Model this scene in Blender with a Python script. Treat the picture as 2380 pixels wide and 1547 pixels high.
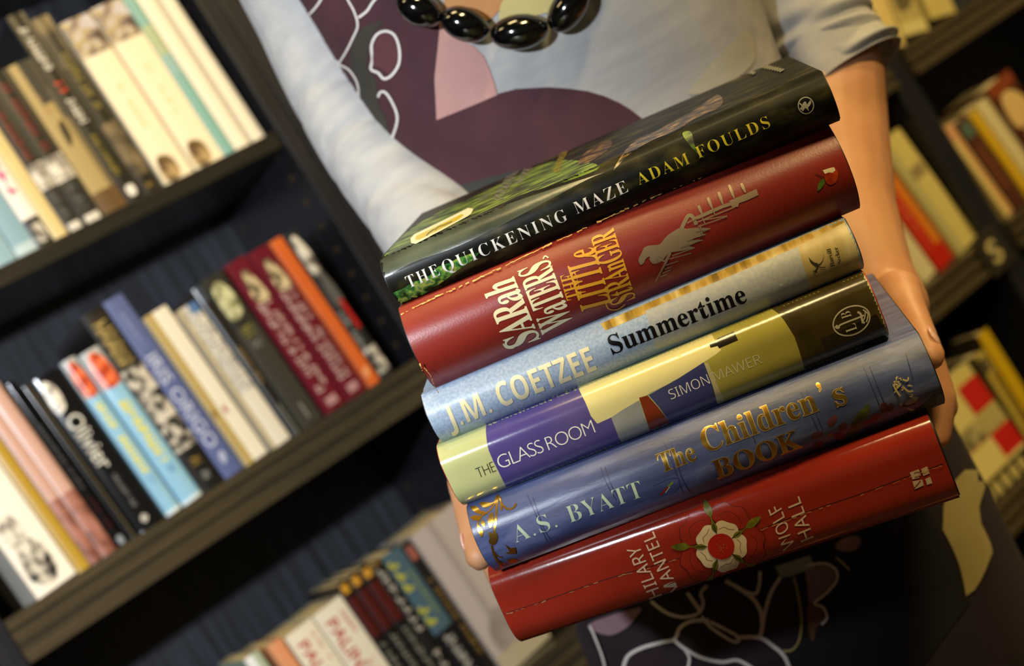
import bpy, bmesh, math, random
from mathutils import Vector, Matrix
from mathutils.bvhtree import BVHTree
from mathutils.geometry import tessellate_polygon

SC = bpy.context.scene
for _o in list(bpy.data.objects):
    bpy.data.objects.remove(_o)
COL = SC.collection
R_ = math.radians

# ------------------------------------------------------------------ camera
FPX, CX, CY = 3300.0, 1190.0, 773.5            # focal length / centre of a 2380 x 1547 frame
ROLL, PITCH, CAM_H = R_(32), R_(2.2), 1.10
_u = Vector((-math.cos(PITCH)*math.sin(ROLL), -math.sin(PITCH), math.cos(PITCH)*math.cos(ROLL)))
_e1 = Vector((math.cos(ROLL), 0, math.sin(ROLL)))
_e2 = _u.cross(_e1)
C2W = Matrix((_e1, _e2, _u))                    # camera frame (right, forward, up) -> world
CAM = Vector((0, 0, CAM_H))
def ray(px, py):
    return (C2W @ Vector(((px-CX)/FPX, 1.0, -(py-CY)/FPX)))
def at(px, py, D):
    return CAM + ray(px, py)*D
cam_d = bpy.data.cameras.new('camera'); cam = bpy.data.objects.new('camera', cam_d); COL.objects.link(cam)
_m = Matrix.Identity(4)
_rx, _ry, _rz = C2W @ Vector((1,0,0)), C2W @ Vector((0,0,1)), C2W @ Vector((0,-1,0))
for i in range(3):
    _m[i][0], _m[i][1], _m[i][2], _m[i][3] = _rx[i], _ry[i], _rz[i], CAM[i]
cam.matrix_world = _m
cam_d.sensor_width = 36; cam_d.lens = FPX/2380*36
cam_d.clip_start = 0.05
cam_d.dof.use_dof = True; cam_d.dof.focus_distance = 0.655; cam_d.dof.aperture_fstop = 7.6
SC.camera = cam

# ------------------------------------------------------------------ world, exposure, lights
w = bpy.data.worlds.new('dim_shop'); SC.world = w; w.use_nodes = True
w.node_tree.nodes['Background'].inputs[0].default_value = (1.0, 0.80, 0.50, 1)
w.node_tree.nodes['Background'].inputs[1].default_value = 0.05
SC.view_settings.view_transform = 'Standard'; SC.view_settings.look = 'None'
SC.view_settings.gamma = 1.0; SC.view_settings.use_curve_mapping = False
SC.view_settings.exposure = 0.0

def light(name, kind, loc, target, energy, color, **kw):
    d = bpy.data.lights.new(name, kind); d.energy = energy; d.color = color
    for k, v in kw.items(): setattr(d, k, v)
    o = bpy.data.objects.new(name, d); COL.objects.link(o); o.location = loc
    o.rotation_euler = (Vector(target)-Vector(loc)).to_track_quat('-Z', 'Y').to_euler()
    return o
FLASH = Vector((-0.36, -0.06, 1.42))
light('flash', 'SPOT', FLASH, at(425, 740, 1.45), 80, (0.85, 0.92, 1.0), spot_size=R_(71), spot_blend=1.0, shadow_soft_size=0.03)
WARM = (1.0, 0.74, 0.33)
light('ceiling_downlight_a', 'AREA', (0.25, 0.25, 2.62), (0.1, 0.85, 1.1), 9, WARM, shape='RECTANGLE', size=0.5, size_y=0.16)
light('ceiling_downlight_b', 'AREA', (0.95, -0.55, 2.62), (0.2, 0.72, 1.1), 34, WARM, shape='RECTANGLE', size=0.5, size_y=0.16)
light('ceiling_downlight_c', 'AREA', (-0.9, 0.1, 2.62), (-0.5, 1.3, 1.1), 5, WARM, shape='RECTANGLE', size=0.5, size_y=0.16)
light('ceiling_downlight_d', 'AREA', (1.9, 1.5, 2.62), (1.1, 2.3, 1.1), 44, WARM, shape='RECTANGLE', size=0.5, size_y=0.16)

# ------------------------------------------------------------------ materials
def lin(h):
    h = h.lstrip('#'); c = [int(h[i:i+2], 16)/255 for i in (0, 2, 4)]
    return tuple((x/12.92 if x <= 0.04045 else ((x+0.055)/1.055)**2.4) for x in c) + (1,)
_mats = {}
def mat(name, col, rough=0.5, metal=0.0, spec=0.5, col2=None, scale=30, stretch=(1,1,1), lo=0.35, hi=0.65, bump=0.0, bscale=None, coat=0.0, detail=6, sheen=0.0, cols=None, coords='Object'):
    if name in _mats: return _mats[name]
    m = bpy.data.materials.new(name); m.use_nodes = True; nt = m.node_tree
    b = nt.nodes['Principled BSDF']; c = lin(col)
    b.inputs['Base Color'].default_value = c; b.inputs['Roughness'].default_value = rough
    b.inputs['Metallic'].default_value = metal; b.inputs['Specular IOR Level'].default_value = spec
    b.inputs['Coat Weight'].default_value = coat; b.inputs['Coat Roughness'].default_value = 0.12
    b.inputs['Sheen Weight'].default_value = sheen
    m.diffuse_color = c
    if col2 or bump or cols:
        tc = nt.nodes.new('ShaderNodeTexCoord'); mp = nt.nodes.new('ShaderNodeMapping'); mp.inputs['Scale'].default_value = stretch
        nt.links.new(tc.outputs[coords], mp.inputs[0])
        n = nt.nodes.new('ShaderNodeTexNoise'); n.inputs['Scale'].default_value = scale; n.inputs['Detail'].default_value = detail
        nt.links.new(mp.outputs[0], n.inputs['Vector'])
        if col2 or cols:
            r = nt.nodes.new('ShaderNodeValToRGB')
            r.color_ramp.elements[0].position = lo; r.color_ramp.elements[1].position = hi
            r.color_ramp.elements[0].color = c; r.color_ramp.elements[1].color = lin(col2 or cols[-1][1])
            for p, h in (cols or [])[:-1]:
                e = r.color_ramp.elements.new(p); e.color = lin(h)
            nt.links.new(n.outputs['Fac'], r.inputs[0]); nt.links.new(r.outputs[0], b.inputs['Base Color'])
        if bump:
            src = n
            if bscale:
                src = nt.nodes.new('ShaderNodeTexNoise'); src.inputs['Scale'].default_value = bscale; src.inputs['Detail'].default_value = 5
                nt.links.new(mp.outputs[0], src.inputs['Vector'])
            bp = nt.nodes.new('ShaderNodeBump'); bp.inputs['Strength'].default_value = bump; bp.inputs['Distance'].default_value = 0.001
            nt.links.new(src.outputs['Fac'], bp.inputs['Height']); nt.links.new(bp.outputs[0], b.inputs['Normal'])
    _mats[name] = m
    return m

# ------------------------------------------------------------------ object helpers
def link(name, me, mats=(), parent=None, mw=None):
    o = bpy.data.objects.new(name, me); COL.objects.link(o)
    for m in mats: me.materials.append(m)
    if parent is not None: o.parent = parent
    if mw is not None: o.matrix_world = mw
    return o
def tag(o, label=None, cat=None, group=None, kind=None):
    for k, v in (('label', label), ('category', cat), ('group', group), ('kind', kind)):
        if v: o[k] = v
    return o
def empty(name, mw):
    o = bpy.data.objects.new(name, None); COL.objects.link(o); o.empty_display_size = 0.03; o.matrix_world = mw
    return o
def bm_obj(name, bm, mats=(), parent=None, mw=None, smooth=None):
    me = bpy.data.meshes.new(name); bm.normal_update(); bm.to_mesh(me); bm.free()
    if smooth is not None:
        me.shade_smooth(); me.set_sharp_from_angle(angle=R_(smooth))
    return link(name, me, mats, parent, mw)
def add_box(bm, a, b, mi=0, bev=0.0):
    vs = [bm.verts.new((x, y, z)) for x in (a[0], b[0]) for y in (a[1], b[1]) for z in (a[2], b[2])]
    fs = [bm.faces.new([vs[i] for i in q]) for q in ((0,1,3,2), (4,6,7,5), (0,4,5,1), (2,3,7,6), (0,2,6,4), (1,5,7,3))]
    for f in fs: f.material_index = mi
    if bev:
        bmesh.ops.bevel(bm, geom=list({e for f in fs for e in f.edges}), offset=bev, segments=2, affect='EDGES', profile=0.5)
def box_obj(name, a, b, m, parent=None, mw=None, bev=0.0):
    bm = bmesh.new(); add_box(bm, a, b, 0, bev)
    return bm_obj(name, bm, [m], parent, mw)
def catmull(P, n=6, closed=False):
    P = [Vector(p) for p in P]; out = []; N = len(P)
    for i in range(N if closed else N-1):
        g = (lambda k: P[k % N]) if closed else (lambda k: P[max(0, min(N-1, k))])
        a, b, c, d = g(i-1), g(i), g(i+1), g(i+2)
        for k in range(n):
            t = k/n
            out.append(0.5*((2*b)+(c-a)*t+(2*a-5*b+4*c-d)*t*t+(3*b-a-3*c+d)*t**3))
    if not closed: out.append(P[-1])
    return out
def sweep(bm, pts, rad, nseg=20, caps=True, mi=0):
    """tube along pts; rad(i, t, ang) gives the radius"""
    n = len(pts); T = [(pts[min(n-1, i+1)]-pts[max(0, i-1)]).normalized() for i in range(n)]
    up = T[0].orthogonal().normalized(); rings = []
    for i in range(n):
        up = (up - T[i]*up.dot(T[i])).normalized(); sd = T[i].cross(up)
        rings.append([bm.verts.new(pts[i]+(up*math.cos(a)+sd*math.sin(a))*rad(i, i/(n-1), a)) for a in (2*math.pi*k/nseg for k in range(nseg))])
    for i in range(n-1):
        for k in range(nseg):
            f = bm.faces.new((rings[i][k], rings[i][(k+1) % nseg], rings[i+1][(k+1) % nseg], rings[i+1][k])); f.material_index = mi
    if caps:
        bm.faces.new(list(reversed(rings[0]))).material_index = mi; bm.faces.new(rings[-1]).material_index = mi
    return rings

# ------------------------------------------------------------------ flat shapes (print, lettering) as 2-D triangle sets
_txt = {}
BOLD = 'bold'
def serif(t):
    out = ''
    for ch in t:
        if 'A' <= ch <= 'Z': out += chr(0x1D400+ord(ch)-65)
        elif 'a' <= ch <= 'z': out += chr(0x1D41A+ord(ch)-97)
        else: out += ch
    return out
def sansb(t): return ''.join(chr(0x1D5D4+ord(c)-65) if 'A' <= c <= 'Z' else c for c in t)
def sansr(t): return ''.join(chr(0x1D5A0+ord(c)-65) if 'A' <= c <= 'Z' else c for c in t)
def text2d(t, off=0.0, space=1.0):
    k = (t, off, space)
    if k not in _txt:
        c = bpy.data.curves.new('t', 'FONT'); c.body = t; c.offset = off; c.space_character = space; c.resolution_u = 5
        o = bpy.data.objects.new('t', c); COL.objects.link(o)
        bpy.context.view_layer.update()
        me = bpy.data.meshes.new_from_object(o.evaluated_get(bpy.context.evaluated_depsgraph_get()))
        vs = [(v.co.x, v.co.y) for v in me.vertices]; fs = [tuple(p.vertices) for p in me.polygons]
        bpy.data.objects.remove(o); bpy.data.curves.remove(c); bpy.data.meshes.remove(me)
        x0 = min(v[0] for v in vs); x1 = max(v[0] for v in vs); y0 = min(v[1] for v in vs); y1 = max(v[1] for v in vs)
        _txt[k] = ([((x-x0)/(x1-x0), y) for x, y in vs], fs, (y0, y1))
    return _txt[k]
def shape_text(t, p0, p1, top, off=0.0, space=1.0, cap=None):
    """lettering whose baseline runs p0 -> p1; 'top' is where the caps above p0 reach"""
    vs, fs, (y0, y1) = text2d(t, off, space)
    cap = cap or 0.70
    p0, p1, top = Vector(p0), Vector(p1), Vector(top)
    return [p0+(p1-p0)*x+(top-p0)*(y/cap) for x, y in vs], fs
def shape_glyph(t, p0, p1, top, off=0.0):
    vs, fs, (y0, y1) = text2d(t, off)
    p0, p1, top = Vector(p0), Vector(p1), Vector(top)
    return [p0+(p1-p0)*x+(top-p0)*((y-y0)/(y1-y0)) for x, y in vs], fs
def shape_poly(pts):
    pts = [Vector((p[0], p[1])) for p in pts]
    tr = tessellate_polygon([[Vector((p.x, p.y, 0)) for p in pts]])
    return pts, [tuple(t) for t in tr]
def shape_smooth(pts, n=5):
    return shape_poly([(p.x, p.y) for p in catmull([(a, b, 0) for a, b in pts], n, True)])
def shape_disc(c, r, ry=None, ang=0.0, n=28):
    ry = ry or r; ca, sa = math.cos(ang), math.sin(ang)
    return shape_poly([(c[0]+r*math.cos(t)*ca-ry*math.sin(t)*sa, c[1]+r*math.cos(t)*sa+ry*math.sin(t)*ca) for t in (2*math.pi*k/n for k in range(n))])
def shape_stroke(pts, wd, sm=True, closed=False, taper=None):
    if sm and len(pts) > 2: P = [Vector((p.x, p.y)) for p in catmull([(a, b, 0) for a, b in pts], 6, closed)]
    else: P = [Vector(p) for p in pts]
    if closed: P.append(P[0])
    n = len(P); vs = []; fs = []
    for i in range(n):
        t = (P[min(n-1, i+1)]-P[max(0, i-1)])
        if closed and i in (0, n-1): t = P[1]-P[n-2]
        t = t.normalized() if t.length else Vector((1, 0)); nn = Vector((-t.y, t.x))
        h = wd/2*(1 if taper is None else taper(i/(n-1)))
        vs += [P[i]+nn*h, P[i]-nn*h]
        if i: fs.append((2*i-2, 2*i-1, 2*i+1, 2*i))
    return vs, fs
def dice(shape, step, step2=None):
    """cut a flat shape into a grid so that it can bend over a curved surface"""
    vs, fs = shape
    bm = bmesh.new(); bv = [bm.verts.new((v[0], v[1], 0)) for v in vs]
    for f in fs:
        try: bm.faces.new([bv[i] for i in f])
        except ValueError: pass
    for ax, st in ((0, step), (1, step2 or step)):
        a, b = min(v[ax] for v in vs), max(v[ax] for v in vs)
        k = math.floor(a/st)+1
        while k*st < b:
            co = [0, 0, 0]; co[ax] = k*st; no = [0, 0, 0]; no[ax] = 1
            bmesh.ops.bisect_plane(bm, geom=bm.verts[:]+bm.edges[:]+bm.faces[:], dist=1e-5, plane_co=co, plane_no=no); k += 1
    bm.verts.index_update()
    out = ([Vector((v.co.x, v.co.y)) for v in bm.verts], [tuple(v.index for v in f.verts) for f in bm.faces])
    bm.free(); return out
def PL(lab, name, bvh, layers, parent, **kw): return print_on(name, bvh, layers, parent, lab=lab, **kw)
def world_bvh(objs):
    vs, fs = [], []
    for o in objs:
        k = len(vs); vs += [o.matrix_world @ v.co for v in o.data.vertices]; fs += [tuple(k+i for i in p.vertices) for p in o.data.polygons]
    return BVHTree.FromPolygons(vs, fs)
def print_on(name, bvh, layers, parent, step=6, base=0.00030, gap=0.00003, smooth=True, lab=None):
    """print flat layers [(shape in photo pixels, material), ...] onto a surface; one mesh"""
    inv = parent.matrix_world.inverted(); bm = bmesh.new(); ms = []
    for li, (shape, m) in enumerate(layers):
        if m not in ms: ms.append(m)
        mi = ms.index(m); vs, fs = dice(shape, step); bv = []
        for v in vs:
            d = ray(v.x, v.y).normalized(); h = bvh.ray_cast(CAM, d)
            if h[0] is None: bv.append(None); continue
            nn = h[1] if h[1].dot(d) < 0 else -h[1]
            bv.append(bm.verts.new(inv @ (h[0]+nn*(base+gap*li))))
        for f in fs:
            q = [bv[i] for i in f]
            if None in q: continue
            if max((q[i].co-q[i-1].co).length for i in range(len(q))) > 0.03: continue
            try: fa = bm.faces.new(q)
            except ValueError: continue
            fa.material_index = mi
    out_n = parent.matrix_world.inverted().to_3x3()
    me = bpy.data.meshes.new(name); bm.normal_update()
    camL = inv @ CAM
    for f in bm.faces:
        if f.normal.dot(camL-f.calc_center_median()) < 0: f.normal_flip()
    bm.to_mesh(me); bm.free()
    if smooth: me.shade_smooth()
    o = link(name, me, ms, parent)
    if lab: o['label'] = lab
    return o

# ------------------------------------------------------------------ one book: C-shaped cover with a rounded spine
def spine_y(z, T, sag, ex):
    return sag*abs(2*z/T-1)**ex
def cover_bm(L, T, D, sag, ex, bd, nz=28, gr=0.0):
    prof = [(D, T), (sag+0.012, T)] + ([(sag+0.008, T-gr), (sag+0.004, T)] if gr else [])
    zs = [T*(0.5+0.5*math.cos(math.pi*k/nz)) for k in range(nz+1)]
    prof += [(spine_y(z, T, sag, ex), z) for z in zs]
    prof += ([(sag+0.004, 0), (sag+0.008, gr)] if gr else []) + [(sag+0.012, 0), (D, 0)]
    inn = [(D, bd), (sag+0.012, bd)] + [(spine_y(z, T, sag, ex)+bd*1.2, bd+(T-2*bd)*z/T) for z in reversed(zs)] + [(sag+0.012, T-bd), (D, T-bd)]
    ring = prof+inn
    bm = bmesh.new()
    a = [bm.verts.new((0, y, z)) for y, z in ring]; b = [bm.verts.new((L, y, z)) for y, z in ring]
    n = len(ring)
    for i in range(n):
        bm.faces.new((a[i], a[(i+1) % n], b[(i+1) % n], b[i]))
    caps = [bm.faces.new(list(reversed(a))), bm.faces.new(b)]
    bmesh.ops.triangulate(bm, faces=caps)
    bmesh.ops.recalc_face_normals(bm, faces=bm.faces[:])
    return bm
def pages_bm(L, T, D, sag, bd, ov):
    bm = bmesh.new(); add_box(bm, (ov, sag+bd+0.002, bd), (L-ov, D-ov, T-bd)); return bm
PAPER = mat('page_paper', '#c4b68f', 0.85, col2='#9f9270', scale=6, stretch=(1, 1, 260), lo=0.3, hi=0.7)

# ------------------------------------------------------------------ the room
WALLM = mat('shop_wall', '#3a3731', 0.8, col2='#2c2a26', scale=4)
FLOORM = mat('floor_boards', '#3d2e20', 0.45, col2='#5a442e', scale=5, stretch=(1, 12, 1))
CEILM = mat('ceiling_plaster', '#8e877a', 0.9, col2='#857e70', scale=3)
PSI = R_(31.5)
SHELF0 = at(400, 800, 1.47)
SX, SY = Vector((math.cos(PSI), math.sin(PSI), 0)), Vector((-math.sin(PSI), math.cos(PSI), 0))
SHM = Matrix.Translation((SHELF0.x, SHELF0.y, 0)) @ Matrix.Rotation(PSI, 4, 'Z')   # shelf frame: s right, d into the wall, h up
def wall_px(px, py, d=0.0):
    r = ray(px, py); n = SY; t = ((Vector((SHELF0.x, SHELF0.y, 0))+n*d-CAM).dot(n))/r.dot(n)
    p = SHM.inverted() @ (CAM+r*t); return p.x, p.z
SHM_I = SHM.inverted()
for nm, a, b, m in (('floor', (-4, -3.2, -0.06), (5.5, 5.4, 0.0), FLOORM), ('ceiling', (-4, -3.2, 2.70), (5.5, 5.4, 2.76), CEILM)):
    tag(box_obj(nm, a, b, m), kind='structure')
tag(box_obj('wall_back', (-3.2, 0.34, 0.0), (4.4, 0.40, 2.70), WALLM, mw=SHM), kind='structure')

# ------------------------------------------------------------------ bookcases
BLACK = mat('black_stained_wood', '#141418', 0.33, col2='#26262c', scale=9, stretch=(30, 30, 1.2), lo=0.3, hi=0.75, bump=0.25)
BACKM = mat('black_veneer_back', '#2b2c30', 0.42, col2='#4f515a', scale=10, stretch=(22, 1, 0.7), lo=0.35, hi=0.8, bump=0.3)
EDGE = mat('black_shelf_edge', '#1a1815', 0.28, col2='#2a2620', scale=8, stretch=(1.2, 30, 30))
LABELM = mat('shelf_strip', '#373126', 0.25, spec=0.7, col2='#4a412f', scale=12, stretch=(1, 30, 30))
sA1, hA1 = wall_px(360, 439)
sA2, hA2 = wall_px(314, 1249)
sUR = wall_px(640, 292)[0]
sUL = wall_px(28, 1482)[0]
sUB = wall_px(2292, 505)[0]
HTOP = hA1; HMID = hA2; PIT = HTOP-HMID; HLOW = HMID-PIT; HLOWA = HLOW-0.05
print('shelf heights', HTOP, HMID, HLOW, 'uprights', sUL, sUR, sUB)
UT = 0.022; DEPTH = 0.26
def bookcase(s0, s1, label, holes=False, low=HLOW):
    """s0, s1: inner faces of the two uprights"""
    r = empty('bookcase', SHM @ Matrix.Translation((s0-UT, 0, 0)))
    wd = s1-s0+2*UT; H = 2.35
    for x in (0, wd-UT):
        bm = bmesh.new(); add_box(bm, (x, 0, 0), (x+UT, DEPTH, H), 0, 0.0015); u = bm_obj('upright', bm, [BLACK], r)
    if holes:
        bm = bmesh.new(); x = wd-UT
        for k in range(64):
            z = 0.2+k*0.032
            for y in (0.035, 0.215):
                bmesh.ops.create_cone(bm, cap_ends=True, segments=10, radius1=0.004, radius2=0.004, depth=0.0012,
                                      matrix=Matrix.Translation((x-0.0007, y, z)) @ Matrix.Rotation(R_(90), 4, 'Y'))
        bm_obj('peg_hole', bm, [mat('peg_sleeve', '#6b5738', 0.35, metal=0.6)], r)['kind'] = 'stuff'
    box_obj('back_panel', (UT, DEPTH-0.008, 0.05), (wd-UT, DEPTH, H), BACKM, r)
    box_obj('top_board', (UT, 0.0, H-0.03), (wd-UT, DEPTH-0.008, H), BLACK, r)
    box_obj('plinth', (UT, 0.02, 0.0), (wd-UT, 0.04, 0.08), BLACK, r)
    hs = [HTOP, HMID, low, low-PIT, HTOP+PIT*1.12]
    for h in hs:
        if not 0.06 < h < H-0.05: continue
        sh = box_obj('shelf', (UT, 0.004, h-0.020), (wd-UT, DEPTH-0.009, h), EDGE, r, bev=0.0015)
        if h != HTOP and h != HTOP+PIT*1.12:
            bm = bmesh.new(); p = [(0.004, 0.0), (-0.010, 0.0), (-0.010, -0.010), (-0.006, -0.012), (-0.006, -0.018), (-0.010, -0.020), (-0.010, -0.026), (-0.006, -0.028),
                                   (-0.006, -0.036), (-0.011, -0.038), (-0.011, -0.046), (0.004, -0.046)]
            a = [bm.verts.new((UT, y, h+z)) for y, z in p]; b = [bm.verts.new((wd-UT, y, h+z)) for y, z in p]; n = len(p)
            for i in range(n): bm.faces.new((a[i], b[i], b[(i+1) % n], a[(i+1) % n]))
            bm.faces.new(a); bm.faces.new(list(reversed(b))); bmesh.ops.recalc_face_normals(bm, faces=bm.faces[:])
            bm_obj('shelf_lip', bm, [LABELM], sh)
    tag(r, label, 'bookcase', 'run of black bookcases')
    return r
bookcase(sUL, sUR, 'black bookcase on the left with three full rows of books', True, HLOWA)
bookcase(sUR+2*UT+0.002, sUB-UT, 'black bookcase partly hidden behind the woman')
bookcase(sUB+UT+0.002, sUB+UT+0.002+0.85, 'black bookcase furthest right, beyond the small S sign')
bookcase(sUL-2*UT-0.002-0.80, sUL-2*UT-0.002, 'black bookcase cut off by the lower left corner')

# ------------------------------------------------------------------ books on the shelves
rng = random.Random(7)
def cm(col, rough=0.35): return mat('cover_'+col.strip('#')+('_%02d' % int(rough*100)), col, rough, coat=0.15)
def rect(v0, v1, u0=0.0, u1=1.0): return ('R', v0, v1, u0, u1)
def shelf_book(name, sBR, h0, L, T, lean, col, shapes, label, cat, group, depth=0.14, sag=0.002, d0=0.012, hard=False, rough=0.35, pages=None):
    """spine facing out; shapes = [(kind, material colour), ...] in spine fractions (v up, u across)"""
    bd = 0.002 if hard else 0.0006; ov = 0.003 if hard else 0.0003
    B = Matrix(((0, 0, -1, 0), (0, 1, 0, 0), (1, 0, 0, 0), (0, 0, 0, 1)))      # book frame -> shelf frame
    if lean >= 0: piv = Matrix.Translation((sBR-T, d0, h0)) @ Matrix.Rotation(-lean, 4, 'Y') @ Matrix.Translation((T, 0, 0))
    else: piv = Matrix.Translation((sBR, d0, h0)) @ Matrix.Rotation(-lean, 4, 'Y')
    r = empty(name, SHM @ piv @ B)
    bm_obj('cover', cover_bm(L, T, depth, sag, 2.0, bd, 10), [cm(col, rough)], r, smooth=40)
    bm_obj('page_block', pages_bm(L, T, depth, sag, bd, ov), [pages or PAPER], r)
    if shapes:
        bm = bmesh.new(); ms = []
        for li, (sh, m) in enumerate(shapes):
            if isinstance(m, str): m = cm(m, rough)
            if m not in ms: ms.append(m)
            if sh[0] == 'R':
                _, v0, v1, u0, u1 = sh
                g = ([Vector((v0*L, (1-u1)*T)), Vector((v1*L, (1-u1)*T)), Vector((v1*L, (1-u0)*T)), Vector((v0*L, (1-u0)*T))], [(0, 1, 2, 3)])
            elif sh[0] == 'T':      # text down the spine: v start (top), v end, u centre, cap height as a share of T
                _, t, v0, v1, uc, ch, off = sh
                p0 = Vector((v0*L, (1-(uc-ch/2))*T)); p1 = Vector((v1*L, p0.y)); top = Vector((p0.x, (1-(uc+ch/2))*T))
                g = shape_text(t, p0, p1, top, off)
            elif sh[0] == 'B':      # illegible lettering: a line of letter-like bars
                _, v0, v1, uc, ch, n = sh; vs = []; fs = []
                lo, hi = min(v0, v1), max(v0, v1); st = (hi-lo)/n
                for k in range(n):
                    if rng.random() < 0.12: continue
                    a = lo+st*(k+0.12); wv = st*rng.uniform(0.6, 0.9); c0 = uc-ch/2*rng.uniform(0.7, 1); c1 = uc+ch/2*rng.uniform(0.7, 1)
                    for (q0, q1, c2, c3) in ((a, a+wv*0.45, c0, c1), (a, a+wv, c0, c0+ch*0.35)) if rng.random() < .6 else ((a, a+wv, (c0+c1)/2-ch*.14, (c0+c1)/2+ch*.14), (a+wv*.6, a+wv, c0, c1)):
                        i = len(vs); vs += [Vector((q0*L, (1-c3)*T)), Vector((q1*L, (1-c3)*T)), Vector((q1*L, (1-c2)*T)), Vector((q0*L, (1-c2)*T))]; fs.append((i, i+1, i+2, i+3))
                g = (vs, fs)
            elif sh[0] == 'P':      # polygon in fractions
                g = shape_smooth([(v*L, (1-u)*T) for v, u in sh[1]], 4)
            vs, fs = dice(g, 10.0, T/6)
            bv = [bm.verts.new((v.x, spine_y(min(T, max(0, v.y)), T, sag, 2.0)-0.00025-0.00008*li, v.y)) for v in vs]
            for f in fs:
                q = [bv[i] for i in f]
                try: fa = bm.faces.new(q); fa.material_index = ms.index(m)
                except ValueError: pass
        bm.normal_update()
        for f in bm.faces:
            if f.normal.y > 0: f.normal_flip()
        bm_obj('spine_print', bm, ms, r)
    return tag(r, label, cat, group)

PHOTO_BW = mat('spine_photo_grey', '#1c1b1a', 0.3, col2='#cfc8ba', scale=95, lo=0.40, hi=0.60, detail=3)
PHOTO_BW2 = mat('spine_photo_pale', '#57504a', 0.3, col2='#e6dfd0', scale=70, lo=0.36, hi=0.58, detail=3)
PHOTO_ORANGE = mat('spine_photo_orange', '#a83216', 0.3, col2='#f07a4c', scale=110, lo=0.38, hi=0.62, detail=3)
PHOTO_PINK = mat('spine_photo_brown', '#6e4238', 0.3, col2='#a87263', scale=50, lo=0.40, hi=0.60, detail=3)
PHOTO_HILL = mat('spine_photo_hills', '#4b3c34', 0.3, cols=[(0.45, '#8d7f84'), (0.5, '#b59c50'), (0.55, '#c9c6d6')], scale=60, lo=0.36, hi=0.62, detail=4)
PHOTO_SPECK = mat('spine_print_speckle', '#6d6f77', 0.35, col2='#efe9da', scale=420, lo=0.38, hi=0.58, detail=3)
PHOTO_DUN = mat('spine_photo_dun', '#2b2722', 0.35, col2='#78684a', scale=40, stretch=(1, 1, 1), lo=0.42, hi=0.66, detail=4)
PALEPINK = mat('spine_pale_rose', '#c3a79a', 0.4, col2='#d3b9ae', scale=30)

def place_row(specs, h0, d0=0.012, group='', lean_def=None, snap=True):
    """specs: (BL px, BR px, TL px, colour, shapes, label, options)"""
    for BL, BR, TL, col, shapes, label, opt in specs:
        s0, s1 = wall_px(BL[0], BL[1], d0)[0], wall_px(BR[0], BR[1], d0)[0]
        sT, hT = wall_px(TL[0], TL[1], d0)
        L = opt.get('L') or math.hypot(hT-h0, sT-s0)
        lean = opt.get('lean', lean_def)
        if lean is None: lean = math.atan2(s0-sT, hT-h0)
        T = (s1-s0)*math.cos(lean)*0.97
        L = min(0.30, max(0.10, L))
        if opt.get('show'): print(label, 'L %.3f T %.4f lean %.1f' % (L, T, math.degrees(math.atan2(s0-sT, hT-h0))))
        bk = shelf_book(opt.get('name', 'paperback_book'), s1, h0, L, T, lean, col, shapes, label, 'book', group, d0=d0, sag=opt.get('sag', 0.0018),
                   hard=opt.get('hard', False), rough=opt.get('rough', 0.35), depth=opt.get('depth', 0.14))

SERIF = serif
def T_(t, v0, v1, uc, ch, off=0.0): return ('T', t, v0, v1, uc, ch, off)
def B_(v0, v1, uc, ch, n): return ('B', v0, v1, uc, ch, n)
def P_(*p): return ('P', p)

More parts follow.
